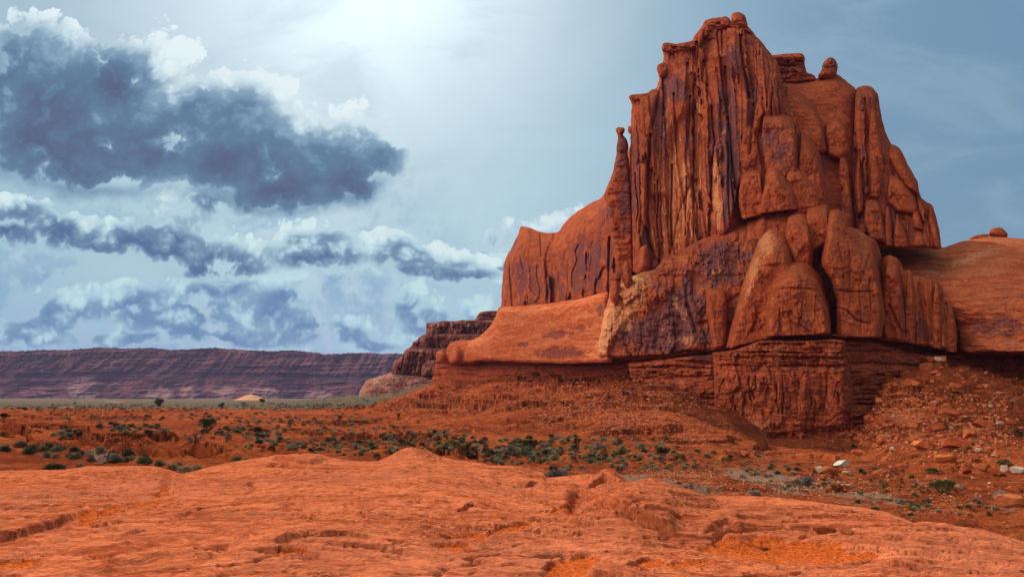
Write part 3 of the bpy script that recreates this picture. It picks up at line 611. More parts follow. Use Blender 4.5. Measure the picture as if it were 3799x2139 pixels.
        cx = sum(q[0] for q in pl)/len(pl); cy = sum(q[1] for q in pl)/len(pl); y0 = 222 + .03*(cx-3157) - .03*(cy-370) - 4.0
        P('buttress', pl, y0, 5, 14, 'massive', .7, top=(8,45), sm=1, seed=70 + k, rough=3, back=6, mat=M_DOME, v0=vv, flat=895)
    # massive prow with bedded top and the ledges either side of it
    def prow(X, Y, mx, mz):
        s1 = sty_beds(mx, mz, 1.2, 91); k = sst(Y + 12*fbm(X/60, Y/60, 2, .5, 92), 1385, 1360); k2 = sst(Y, 1540, 1585)
        return (s1 - 1.2) * k + s1 * 0.5 * k2 - 0.00012 * np.clip(2900 - X, 0, 400) ** 2 - 6 * sst(X, 3120, 3200)
    P('prow', [(2645,1293),(2738,1283),(2828,1252),(3014,1250),(3040,1242),(3083,1236),(3135,1247),(3140,1321),(3154,1390),(3174,1493),(3195,1583),(3205,1700),(2700,1700),(2690,1600),(2652,1530)],
        164, 5, 14, 'massive', 1.5, seed=81, rough=4, flat=1600, mat=M_BEDS, extra=prow, cracks=joints(2665,3120,1390,1580,14,15,2.2,1.2)+[([(2645,1302),(2700,1296),(2738,1288),(2790,1268),(2828,1258),(2900,1256),(3014,1257),(3083,1250),(3138,1258)],6,9)], back=10, pale=[(2890,1300,26,60,0,.6),(2780,1560,110,60,20,.5),(2860,1440,120,60,0,.25)], varn=[(2740,1270,60,18,-12,.6)])
    P('banded_ledge', [(2330,1345),(2350,1330),(2480,1318),(2560,1306),(2660,1296),(2665,1560),(2600,1540),(2520,1480),(2440,1430),(2340,1400)], 184, 3, 12, 'beds', 1.4, tilt=(-0.02,.01), seed=82, rough=4, flat=1330, mat=M_BEDS, cracks=[([(2340,1340),(2480,1327),(2560,1315),(2655,1305)],6,6)],
        varn=[(2600,1325,60,22,0,.8)], extra=lambda X, Y, mx, mz: 1.2*sst(Y, 1400, 1420))
    P('banded_ledge', [(3100,1246),(3243,1253),(3348,1280),(3470,1308),(3590,1326),(3690,1348),(3740,1380),(3700,1450),(3500,1450),(3350,1500),(3260,1700),(3180,1700),(3140,1500)],
        170, 5, 12, 'beds', 1.7, tilt=(0.085, 0.03), seed=83, rough=5, flat=1420, mat=M_BEDS, v0=.15, cracks=[([(3131,1256),(3243,1262),(3348,1291),(3470,1318),(3690,1358)],6,7)])
    P('core', [(2270,800),(2360,450),(2480,260),(2600,160),(2800,180),(2880,280),(2950,320),(3150,340),(3240,400),(3420,760),(3450,880),(3270,925),(3270,1200),(3560,1330),(3560,1500),(3300,1560),(2700,1560),(2240,1420),(2230,1100)],
        240, 14, 80, 'massive', 1.0, seed=97, rough=3, flat=1330, back=40, step=5)
    P('core', [(3230,960),(3480,970),(3600,1200),(3700,1420),(3300,1500),(3240,1200)], 258, 4, 20, 'massive', 1.0, seed=98, rough=3, flat=1250, back=40, step=5)
    return B
build_butte()

def build_neighbours():
    def own(name, label, cat, polyargs):
        o = relief(name, **polyargs); tag(o, label, cat); return o
    # whaleback dome beyond the right end
    D = empty('slickrock_hill', (110, 240, 0)); tag(D, 'broad smooth orange slickrock hill with a small rubble crest at the right edge', 'rock hill')
    def P(*a, **k):
        o = relief(*a, **k); o.parent = D; o.location = (-D.location[0], -D.location[1], -D.location[2]); return o
    P('hill_body', [(3000,905),(3268,903),(3400,903),(3478,908),(3500,919),(3535,906),(3590,890),(3668,878),(3746,880),(3799,887),(3900,905),(4100,960),(4300,1060),(4400,1200),(4420,1330),(3799,1318),(3547,1318),(3470,1312),(3300,1250),(3000,1200)],
        212, 60, 260, 'slick', 1.4, tilt=(0.0, 0.05), seed=101, rough=3, flat=1300, mat=M_SLICK, step=3, back=60, powr=1.6, p0=.05,
        varn=[(3700,1210,140,60,0,.6),(3640,1110,200,60,0,.15),(3540,1230,26,80,0,.9),(3790,1120,60,60,0,.3)], pale=[(3600,960,120,22,-20,.6),(3450,1010,70,16,10,.5),(3700,990,100,30,0,.25),(3560,1035,60,20,-40,.4)],
        cracks=[([(3530,1170),(3534,1290)],7,3)])
    P('crest_boulder', [(3668,876),(3668,858),(3680,848),(3699,842),(3721,846),(3741,868),(3738,882),(3700,886)], 275, 5, 20, 'dome', 1.0, seed=102, rough=3, back=6, mat=M_DOME)
    P('crest_boulder', [(3590,894),(3600,882),(3618,874),(3640,868),(3668,868),(3670,884),(3620,896)], 276, 4, 12, 'dome', 1.0, seed=103, rough=3, back=6, mat=M_DOME)
    P('undercut_ledge', [(3500,1270),(3799,1285),(4400,1290),(4400,1500),(3799,1500),(3690,1470),(3640,1420),(3560,1340)], 216, 4, 12, 'beds', 2.0, seed=104, rough=4, flat=1260, mat=M_BEDS, v0=.35, step=3)
    # stepped mesa beyond the left end
    S = empty('stepped_mesa', (-60, 480, -4)); tag(S, 'dark stepped mesa on a pale pink slab, beyond the left end of the butte', 'mesa')
    def Q(*a, **k):
        o = relief(*a, **k); o.parent = S; o.location = (-S.location[0], -S.location[1], -S.location[2]); return o
    Q('cap_knob', [(1760,1192),(1769,1172),(1780,1157),(1800,1153),(1860,1152),(1900,1160),(1900,1200),(1770,1200)], 500, 10, 10, 'beds', 3, seed=111, rough=2, mat=M_FAR, step=2)
    Q('cap_cliff', [(1581,1240),(1580,1197),(1617,1195),(1645,1189),(1690,1192),(1714,1186),(1764,1188),(1900,1186),(1900,1252),(1581,1252)], 488, 8, 6, 'massive', 4, seed=112, rough=2, flat=1238, mat=M_FAR, step=2, varn=[(1700,1225,140,22,0,.5)], pale=[(1690,1205,140,8,0,.5)])
    Q('cliff_tier', [(1512,1292),(1528,1284),(1530,1266),(1548,1262),(1552,1252),(1580,1238),(1900,1240),(1900,1320),(1520,1310)], 478, 10, 14, 'dome', 3.5, seed=113, rough=3, flat=1300, mat=M_FAR, step=2, v0=.3)
    Q('cliff_tier', [(1454,1378),(1455,1363),(1463,1336),(1478,1333),(1493,1314),(1505,1294),(1520,1290),(1900,1296),(1900,1392),(1454,1388)], 466, 10, 16, 'massive', 3.5, seed=114, rough=3, flat=1376, mat=M_FAR, step=2, cracks=[([(1500,1320),(1486,1378)],3,4),([(1524,1320),(1508,1378)],3,3)])
    Q('rounded_buttress', [(1562,1392),(1566,1352),(1584,1338),(1606,1334),(1640,1336),(1640,1392)], 455, 8, 22, 'dome', 2.5, seed=115, rough=2, flat=1380, mat=M_FAR, step=2)
    Q('pale_slab', [(1320,1480),(1334,1462),(1336,1444),(1350,1428),(1355,1411),(1410,1394),(1455,1379),(1560,1386),(1700,1388),(1700,1480)], 440, 16, 30, 'slick', 3.0, tilt=(0, .25), seed=116, rough=2, flat=1465, mat=M_FAR, step=2, p0=.45)
build_neighbours()
CREST = [(-900,1740,34),(0,1745,34),(240,1740,35),(330,1727,36),(480,1727,36),(560,1725,36),(630,1741,33),(672,1757,29),(700,1750,31),(760,1735,34),(860,1712,36),(930,1700,37),(1000,1691,38),(1150,1696,38),(1250,1703,37),(1370,1711,36),(1405,1708,37),(1440,1694,39),(1500,1679,41),(1545,1669,42),(1590,1676,41),(1620,1688,39),(1700,1705,37),
 (1780,1715,36),(1830,1727,35),(1930,1735,34),(2015,1752,33),(2028,1771,31),(2060,1768,31),(2110,1763,31),(2180,1757,31),(2280,1768,30),(2335,1790,28),(2380,1781,28),(2430,1782,28),(2500,1800,27),(2580,1834,25),(2650,1838,24.5),(2800,1838,24),(2900,1845,23.5),(3000,1856,22.5),(3100,1870,21.5),(3200,1880,20.5),(3300,1900,19.5),(3390,1936,18),(3430,1932,18),(3500,1937,17.5),(3560,1950,17),(3650,1962,16.5),(3700,1977,16),(3799,2006,15),(4600,2100,12)]
# ------------------------------------------------------------------ the valley floor and talus, one sheet to the far ridge
TC = {  # photo column: (photo row, distance) pairs; each gives a height
 -1500: [(1900,14),(1790,40),(1680,80),(1610,130),(1560,220),(1505,520),(1476,2300)],
 0: [(1850,14),(1762,40),(1722,52),(1690,66),(1652,84),(1612,96),(1560,160),(1533,240),(1505,420),(1488,800),(1477,2300)],
 500: [(1850,14),(1762,40),(1735,48),(1715,56),(1686,72),(1660,88),(1622,98),(1570,150),(1530,240),(1505,420),(1488,800),(1478,2300)],
 1000: [(1850,14),(1750,42),(1710,52),(1690,64),(1655,88),(1622,112),(1580,160),(1545,220),(1505,400),(1487,800),(1478,2300)],
 1350: [(1850,14),(1760,42),(1720,52),(1690,68),(1650,98),(1600,140),(1550,215),(1500,340),(1470,420),(1468,520),(1478,2300)],
 1600: [(1850,14),(1765,42),(1725,52),(1690,70),(1640,110),(1585,150),(1530,220),(1455,285),(1418,318),(1440,360),(1478,1500),(1478,2300)],
 2000: [(1880,14),(1800,42),(1770,52),(1720,70),(1655,100),(1600,135),(1500,190),(1415,245),(1385,268),(1380,300),(1478,1500),(1478,2300)],
 2460: [(1900,14),(1830,42),(1790,52),(1730,70),(1650,105),(1560,140),(1465,172),(1378,192),(1370,215),(1478,1500),(1478,2300)],
 2700: [(1920,14),(1850,40),(1800,52),(1740,70),(1670,100),(1605,135),(1515,172),(1480,184),(1460,215),(1478,1500),(1478,2300)],
 2880: [(1930,14),(1860,38),(1815,50),(1755,70),(1700,100),(1660,135),(1628,163),(1600,180),(1478,1500),(1478,2300)],
 3190: [(1980,14),(1890,34),(1830,48),(1765,70),(1710,95),(1665,130),(1618,162),(1560,178),(1478,1500),(1478,2300)],
 3300: [(2000,14),(1905,32),(1840,46),(1760,70),(1690,92),(1590,128),(1480,158),(1395,184),(1380,200),(1478,1500),(1478,2300)],
 3500: [(2040,12),(1950,27),(1870,40),(1800,56),(1700,80),(1590,112),(1460,150),(1355,188),(1340,200),(1478,1500),(1478,2300)],
 3799: [(2100,10),(2030,18),(1930,30),(1850,44),(1740,66),(1640,90),(1540,120),(1435,172),(1420,190),(1478,1500),(1478,2300)],
 5400: [(2100,10),(2030,18),(1930,30),(1850,44),(1740,66),(1640,90),(1540,120),(1400,172),(1380,190),(1478,1500),(1478,2300)]}
TX = sorted(TC); TLOG = np.linspace(math.log(8), math.log(2600), 260)
TH = []
for c in TX:
    pr = TC[c]; D = [p[1] for p in pr]; Z = [float(ray(c, p[0])[1]) * p[1] for p in pr]
    z = np.interp(TLOG, np.log(D), Z); kk = np.ones(9) / 9; z = np.convolve(np.pad(z, 4, mode='edge'), kk, 'valid'); TH.append(z)
TH = np.array(TH)
def land_base(s, Y):
    z = np.full(np.shape(Y), -6.0); lg = np.clip((np.log(Y) - TLOG[0]) / (TLOG[1] - TLOG[0]), 0, len(TLOG) - 1.001); j = lg.astype(int); fj = lg - j
    for _ in range(4):
        x, _y = pix(s, z / Y); x = np.clip(x, TX[0], TX[-1] - 1e-3)
        i = np.searchsorted(TX, x, side='right') - 1; i = np.clip(i, 0, len(TX) - 2)
        tx = np.array(TX, float); f = (x - tx[i]) / (tx[i + 1] - tx[i]); f = f * f * (3 - 2 * f) * 0.5 + f * 0.5
        z = (TH[i, j] * (1 - fj) + TH[i, j + 1] * fj) * (1 - f) + (TH[i + 1, j] * (1 - fj) + TH[i + 1, j + 1] * fj) * f
    return z
LEDGES = [  # dark outcrops: polyline in photo pixels, scarp height (m), half width px
 ([(-60,1590),(0,1600),(90,1620),(110,1640)], 1.5), ([(130,1655),(200,1662),(270,1655),(320,1640)], 0.9), ([(260,1632),(330,1640),(400,1665),(470,1660),(560,1665)], 1.3), ([(430,1680),(520,1690),(620,1705),(700,1690),(770,1700)], 1.2), ([(700,1690),(800,1700),(900,1708)], .9),
 ([(1450,1553),(1560,1555),(1640,1562),(1700,1570)], .7), ([(1640,1597),(1740,1605),(1760,1608)], 1.1), ([(1870,1572),(1960,1582),(2050,1585),(2150,1590)], 1.3), ([(2000,1535),(2040,1540)], .8), ([(2180,1610),(2280,1590)], .8),
 ([(2230,1492),(2340,1490)], 1.4), ([(2440,1620),(2530,1630)], .8), ([(2850,1690),(2940,1695),(3050,1700),(3100,1712)], 1.0), ([(2640,1750),(2720,1765),(2790,1772)], .4), ([(3030,1765),(3120,1795),(3110,1825)], .8), ([(3350,1510),(3480,1525),(3600,1530),(3799,1520)], 1.5), ([(2000,1690),(2150,1700),(2250,1690)], .4)]
def land(s, Y):
    """height, and the masks the material uses"""
    x = s * Y
    z = land_base(s, Y)
    far = sst(Y, 300, 900)
    px, py = pix(s, z / Y)
    tal = sst(z + 0.018*Y, -2.0, 1.0)
    n1 = fbm(x/26, Y/26, 5, 0.52, 201)
    n2 = fbm(x/5.0, Y/6.0, 5, 0.6, 211); n3 = fbm(x/1.1, Y/1.3, 4, 0.6, 221)
    rd = ridged(x/13 + n2*.3, Y/26, 4, 0.55, 231)
    amp = 0.35 + 0.65*sst(Y, 40, 110)
    dz = n1*0.8*amp + n2*0.46*amp + n3*0.24 + rd*(0.25 + 0.5*tal)*amp
    k2 = sst(fbm(x/14, Y/14, 3, .5, 281), -.25, .15)*(0.25 + .75*tal)*(1-far)
    for wc, am in ((3.2, .55), (1.4, .34), (0.7, .17)):
        fo, ed = facets(x/wc + n3*.2, Y/wc, 283+int(wc*10)); dz = dz + fo*am*1.5*k2
    # broken horizontal ledges of harder rock
    zz = z + dz + fbm(x/18, Y/18, 3, .5, 241)*1.2
    lay = np.floor(zz/1.5); fr = zz/1.5 - lay; m = sst(fbm(x/22, Y/22, 3, .5, 251) + .12*tal, 0.0, 0.18)*sst(Y, 45, 70)*(1-far)
    dz += m*(sst(fr, 0.60, 0.70) - fr)*(1.3 + .7*tal)
    z = z + dz*(1 - 0.75*far)
    z += far*fbm(x/220, Y/220, 4, .55, 261)*1.6
    for pts, h in LEDGES:
        k = (px > min(p[0] for p in pts)-60) & (px < max(p[0] for p in pts)+60) & (py > min(p[1] for p in pts)-45) & (py < max(p[1] for p in pts)+45)
        if not k.any(): continue
        qx, qy = px[k], py[k]; yl = np.interp(qx, [p[0] for p in pts], [p[1] for p in pts]) + 3.5*fbm(qx/70, qx*0, 3, .5, 271)
        e = sst(qx, pts[0][0]-40, pts[0][0]+20)*(1-sst(qx, pts[-1][0]-20, pts[-1][0]+40))
        up = sst(yl - qy, -2.5, 1.5)*np.exp(-np.clip(yl - qy, 0, 99)/16.0) - 0.45*np.exp(-((qy - yl - 4)/5.0)**2)
        z[k] = z[k] + up*h*.65*e*(1+.9*facets(x[k]/3.0, z[k]/.9 + Y[k]/9, 272)[0])
    cdg = 0.72*np.interp(px, [c[0] for c in CREST], [c[2] for c in CREST])
    z = z - 5.0*(1-sst(Y/cdg, 1.06, 1.45))    # the sheet runs down under the slickrock the camera stands on
    return z, px, py
def land_at(s, Y):
    z, px, py = land(np.atleast_1d(np.asarray(s, float)), np.atleast_1d(np.asarray(Y, float)))
    return z

def ground_mat():
    m, N, b = new_mat('desert_soil')
    p = N.n('ShaderNodeNewGeometry').outputs['Position']; 
    n1 = N.noise(p, 0.05, 6, 0.6, 0.5); n2 = N.noise(p, 0.42, 9, 0.70, 0.3); n3 = N.noise(p, 3.0, 6, 0.7)
    c = N.mix(N.ss(n1, 0.35, 0.65), (0.52,0.108,0.030,1), (0.29,0.055,0.020,1))
    c = N.mix(N.ss(n2, 0.52, 0.62, 0, .8), c, (0.66,0.18,0.055,1))
    c = N.mix(N.ss(n2, 0.46, 0.37, 0, .8), c, (0.17,0.042,0.024,1))
    gr = attr(N, 'green'); pl = attr(N, 'pale')
    gn = N.ss(N.m('ADD', N.m('ADD', gr, N.m('MULTIPLY', N.m('SUBTRACT', n2, 0.5), 1.4)), N.m('MULTIPLY', N.m('SUBTRACT', n1, 0.5), 1.0)), 0.42, 0.62)
    gc = N.mix(N.ss(n3, 0.35, 0.65), (0.115,0.125,0.085,1), (0.19,0.17,0.11,1))
    c = N.mix(N.m('MULTIPLY', gn, .9), c, gc)
    pn = N.ss(N.m('ADD', pl, N.m('MULTIPLY', N.m('SUBTRACT', n2, 0.5), 1.8)), 0.45, 0.65)
    c = N.mix(pn, c, N.mix(N.ss(n3, .4, .6), (0.50,0.30,0.19,1), (0.30,0.16,0.10,1)))
    c = N.mix(N.ss(n3, 0.32, 0.62, 0.35, 0.0), c, (0.10,0.035,0.022,1))
    N.l(c, b.inputs['Base Color'])
    bump(N, b, N.m('ADD', N.m('MULTIPLY', n2, 1.4), n3), 1.0, 0.75)
    return m
M_GROUND = ground_mat()

def build_land():
    S = np.linspace(-0.86, 0.86, 1460)
    lY = [8.5]
    while lY[-1] < 2400:
        y = lY[-1]; lY.append(y * (1 + (0.0062 if y < 60 else 0.0042 if y < 330 else 0.010)))
    Yr = np.array(lY)
    SS, YY = np.meshgrid(S, Yr)
    z, px, py = land(SS, YY)
    global LG; LG = (S, Yr, z, pix(SS, z/YY)[1])
    # mask: grey-green scrub on the far plain, pale rubble along the wash
    gmask = 0.75*sst(YY, 230, 340)*(1-sst(px, 1500, 1800)) + 0.2*blobmask(px, py, [(1900,1690,600,60,0,1.0),(2700,1700,500,50,5,.8),(350,1620,380,50,0,.5)])
    gmask -= 0.45*blobmask(px, py, [(480,1545,430,24,0,1.0)]) 
    pm = blobmask(px, py, [(2420,1790,320,26,8,.85),(2850,1790,260,45,10,.8),(3250,1860,350,50,10,.6),(2200,1640,420,16,3,.35),(3740,1900,90,30,0,.6),(1620,1610,120,14,10,.4),(250,1515,60,6,0,.8),(420,1490,60,3,0,.8)])
    # outside the picture's width, run on far to both sides
    co = np.stack([SS*YY, YY, z], -1).reshape(-1, 3)
    q = grid_quads(*SS.shape)
    me = make_mesh('desert_floor', co, q, M_GROUND, True, dict(green=gmask.ravel(), pale=pm.ravel()))
    tag(link('ground', me), 'red desert floor and rubble slopes rising to the foot of the butte', None, None, 'structure')
    r = 9000.0; zb = -16.0
    g = np.linspace(-r, r, 41); GX, GY = np.meshgrid(g, g)
    me = make_mesh('plain', np.stack([GX, GY, np.full(GX.shape, zb)], -1).reshape(-1, 3), grid_quads(41, 41), M_GROUND, True, dict(green=np.full(GX.size, .5), pale=np.zeros(GX.size)))
    tag(link('plain', me), None, None, None, 'structure')
build_land()

# ------------------------------------------------------------------ the far ridge
def ridge_mat():
    m, N, b = new_mat('ridge_rock')
    p = N.n('ShaderNodeNewGeometry').outputs['Position']
    wv = N.v('ADD', p, N.v('SCALE', N.v('SUBTRACT', N.noise(p, 0.006, 4, 0.6, col=True), (0.5,)*3), 40.0))
    hb = N.noise(N.v('MULTIPLY', wv, (0.010, 0.010, 0.05)), 1.0, 8, 0.72)
    n2 = N.noise(p, 0.05, 8, 0.7); n3 = N.noise(N.v('MULTIPLY', p, (1, 1, 1.6)), 0.16, 5, 0.7)
    c = N.mix(N.ss(hb, 0.38, 0.62), (0.085,0.032,0.046,1), (0.23,0.088,0.088,1))
    c = N.mix(N.ss(n3, 0.53, 0.62, 0, .85), c, (0.045,0.038,0.040,1))
    c = N.mix(N.ss(n2, 0.55, 0.75, 0, .5), c, (0.24,0.12,0.11,1))
    c = N.mix(N.m('MULTIPLY', attr(N, 'varn'), N.ss(n2, 0.3, 0.6, .4, .95)), c, (0.055,0.032,0.055,1))
    c = N.mix(N.m('MULTIPLY', N.ss(N.m('ADD', attr(N, 'pale'), N.m('MULTIPLY', N.m('SUBTRACT', n2, .5), 1.2)), .4, .8), .8), c, (0.36,0.19,0.17,1))
    N.l(c, b.inputs['Base Color'])
    bump(N, b, N.m('ADD', n2, N.m('MULTIPLY', n3, .6)), 1.0, 6.0)
    return m
M_RIDGE = ridge_mat()
def build_ridge():
    top = [(-1200,1310),(0,1303),(80,1302),(150,1298),(240,1298),(330,1292),(365,1287),(400,1291),(480,1292),(560,1290),(640,1298),(700,1295),(800,1290),(860,1294),(940,1300),(1010,1302),(1080,1299),(1110,1301),(1200,1312),(1260,1313),(1300,1309),(1335,1309),(1370,1308),(1420,1312),(1500,1312),(1900,1318),(2600,1330)]
    S = np.linspace(-1.0, 0.45, 1500); nr = 110
    U = np.linspace(0, 1, nr)
    SS, UU = np.meshgrid(S, U); px, _ = pix(SS, 0.05)
    ty = np.interp(px, [p[0] for p in top], [p[1] for p in top]) + 4.0*fbm(px/90, px*0, 5, .6, 301) - 1.2*sst(perlin(px/22, px*0, 303), .05, .2)
    Yb = 2150 + 120*fbm(SS*6, SS*0, 4, .6, 305) + np.clip(px-1250, 0, 400)*-0.25
    tz = ray(px, ty)[1]
    H = tz * (Yb + 330) + 1.5*sst(perlin(px/9, px*0, 307), .1, .3)
    zb = -14.0
    # profile: talus, bench, cliff, stepped top
    prof_u = [0, .16, .30, .34, .44, .50, .60, .66, .74, .84, .90, 1.0]
    prof_y = [0, 60, 112, 116, 150, 160, 215, 222, 250, 292, 300, 330]
    z = zb + (H - zb) * UU
    Yd = Yb + np.interp(UU, prof_u, prof_y)
    xw = SS * Yd
    zn = z + fbm(xw/200, z/40, 3, .5, 311)*8
    Yd = Yd + fbm(xw/150, z/200, 5, .6, 312)*45 + ridged(xw/60, z/60, 4, .55, 313)*-14*(1-sst(UU, .3, .4)) + sst(perlin(xw/300, zn/9, 314), -.1, .1)*10 + fbm(xw/70, zn/6, 5, .6, 315)*20
    Yd += sst(UU, .44, .52)*(1-sst(UU, .9, .97))*(ridged(xw/26, z/260, 3, .55, 321)*-26 + fbm(xw/9, z/90, 3, .6, 322)*9)
    c_ = sst(px, 1200, 1300); Yd += c_*sst(UU, .55, .6)*fbm(xw/30, z/120, 4, .6, 318)*50
    Yd = np.where(UU > .97, Yb+330, Yd)
    fans = blobmask(px, pix(SS, z/Yd)[1], [(320,1440,70,48,0,1.2),(600,1460,60,34,0,1.1),(700,1456,44,30,0,1.0),(840,1455,60,32,0,1.0),(980,1460,80,34,0,1.1),(1180,1462,70,26,0,.9),(120,1470,60,12,0,.5)])
    dk = blobmask(px, pix(SS, z/Yd)[1], [(600,1390,700,14,0,.9),(1250,1400,260,16,0,1.0),(100,1385,200,14,0,.7),(1100,1365,300,10,0,.7)])
    band = sst(UU, .36, .42)*(1-sst(UU, .52, .58))
    co = np.stack([SS*Yd, Yd, z], -1)
    # flat top running back
    r1 = co[-1].copy(); r1[:, 0] *= (r1[:, 1]+900)/r1[:, 1]; r1[:, 1] += 900; r1[:, 2] -= 15
    co = np.concatenate([co, r1[None]]); 
    A = np.zeros((nr+1, 1500)); B2 = A.copy(); A[:nr] = fans; B2[:nr] = np.maximum(dk*.6, band*.75)
    me = make_mesh('ridge', co.reshape(-1, 3), grid_quads(nr+1, 1500), M_RIDGE, True, dict(pale=A.ravel(), varn=B2.ravel()))
    tag(link('hills', me), 'long dark purple mesa ridge across the horizon', None, None, 'structure')
    # the sunlit dune at its foot
    g = np.linspace(-1, 1, 60); GX, GY = np.meshgrid(g, g)
    s0, t0 = ray(930, 1481)
    h = np.clip(1 - np.hypot(GX, GY), 0, 1); h = h*h*(3-2*h)
    co = np.stack([s0*1500 + GX*34 + GY*0, 1500 + GY*60, t0*1500 - 2.0 + h*(11 + fbm(GX*3, GY*3, 3, .5, 5)*2)], -1)
    m, N, b = new_mat('orange_sand'); n = N.noise(N.n('ShaderNodeNewGeometry').outputs['Position'], .15, 5, .6)
    N.l(N.mix(N.ss(n, .4, .6), (0.72,0.34,0.14,1), (0.60,0.26,0.12,1)), b.inputs['Base Color'])
    tag(link('sand_dune', make_mesh('sand_dune', co.reshape(-1, 3), grid_quads(60, 60), m)), 'small bright orange sand dune below the far purple ridge', 'dune')
build_ridge()

# ------------------------------------------------------------------ foreground slickrock
SAND = [(540,1873,120,16,-6),(330,1920,50,30,-30),(420,1895,60,14,-20),(590,1838,40,10,-30),(60,2090,110,34,0),(100,2070,70,18,0),(360,2078,60,14,0),(1700,1970,130,20,-3),(1900,1953,110,15,-6),(1930,1950,60,14,0),(1680,2032,100,20,0),(1690,1990,60,8,0),
 (2130,2090,120,48,-10),(2170,2065,40,16,0),(2930,2040,330,48,2),(2700,2010,60,16,0),(2560,2100,110,22,0),(2420,2090,60,20,0),(3140,2060,150,24,0),(610,1820,14,24,30),(2090,1905,50,8,-10),(1080,2060,60,12,0),(2380,2110,80,14,0),(760,2060,120,9,-5)]
FLIPS = [ # ledges that face the camera: polyline (photo px), height m, overhang
 ([(-80,2000),(0,1992),(60,1985),(120,1968),(200,1950),(280,1930),(292,1918)], .20, 13), ([(1000,1724),(1080,1735),(1150,1738),(1195,1728)], .26, 12), ([(985,1745),(1030,1742),(1100,1752)], .2, 9),
 ([(2180,1812),(2210,1808),(2240,1803),(2290,1815),(2330,1838)], .30, 12), ([(2210,1930),(2240,1935),(2300,1950),(2360,1968),(2440,1980),(2500,1992)], .28, 13), ([(1890,1805),(1950,1808),(2000,1800)], .16, 8),
 ([(1280,1908),(1340,1925),(1370,1945)], .16, 8), ([(1180,2025),(1280,2015),(1360,2018)], .14, 7), ([(1040,2035),(1120,2030),(1180,2020)], .14, 7), ([(660,1755),(700,1750),(770,1745)], .08, 5),
 ([(340,1965),(400,1955),(460,1945)], .08, 6), ([(620,1935),(690,1925),(710,1918)], .10, 6), ([(450,1995),(500,1985),(540,1975)], .10, 6), ([(2330,1860),(2400,1852),(2460,1862)], .12, 7),
 ([(1480,1870),(1560,1862),(1640,1868)], .10, 6), ([(1700,1900),(1760,1880),(1800,1890)], .14, 8), ([(2610,1990),(2700,1975),(2760,1990)], .12, 8), ([(3010,1900),(3060,1895),(3120,1915)], .1, 7), ([(3290,2085),(3380,2095),(3440,2110)], .10, 9),
 ([(2300,1998),(2380,2010),(2460,2020)], .08, 6), ([(1470,1700),(1520,1695),(1560,1690)], .10, 6), ([(110,1815),(200,1822),(260,1830)], .07, 6), ([(500,1750),(560,1760),(600,1770)], .09, 5), ([(3020,1880),(3120,1890)], .06, 5), ([(2900,1885),(2960,1890),(3050,1880)], .06, 5)]
HUMPS = [(1520,1700,130,22,.55),(1600,1755,260,40,.35),(2330,1900,230,75,.75),(2080,1840,110,50,.25),(1160,1720,170,30,.35),(300,1800,260,50,.35),(900,1800,300,60,.3),(2520,1900,160,60,.35),(100,1870,230,60,.28),(1150,1990,300,60,.22),
 (2900,1930,400,45,.3),(3300,2000,300,50,.2),(2250,1790,90,30,.4),(1880,1760,120,30,.3),(2440,1800,110,26,.3)]
DIPS = [(2140,1870,26,60,-.55,20),(1700,1960,190,40,-.25,0),(2930,2040,330,60,-.25,0),(540,1870,140,24,-.18,0),(640,1780,34,40,-.35,20),(1100,1860,260,30,-.15,8),(2200,1790,30,22,-.3,0),(2140,2090,140,60,-.1,0)]
_XT = np.arange(-1400, 5400, 5.0)
_CY = np.interp(_XT, [c[0] for c in CREST], [c[1] for c in CREST]); _CD = 0.72*np.interp(_XT, [c[0] for c in CREST], [c[2] for c in CREST])
def _smooth(a, n): k = np.hanning(2*n+1); k /= k.sum(); return np.convolve(np.pad(a, n, mode='edge'), k, 'valid')
_CYS, _CDS = _smooth(_CY, 70), _smooth(_CD, 50)
def slick_z(s, Y):
    z = np.full(np.shape(Y), -2.0)
    for _ in range(4):
        px, py = pix(s, z / Y); cy = np.interp(px, _XT, _CY); cys = np.interp(px, _XT, _CYS); cd = np.interp(px, _XT, _CDS)
        zc = ray(px, cy)[1] * cd; zs = ray(px, cys)[1] * cd
        f = np.clip((Y - 5.0) / (cd - 5.0), 0, 1.0)
        z = -1.62 + (zs + 1.62) * (f ** 1.05) + (zc - zs)*sst(Y/cd, .72, .98)
    return z, px, py, cd
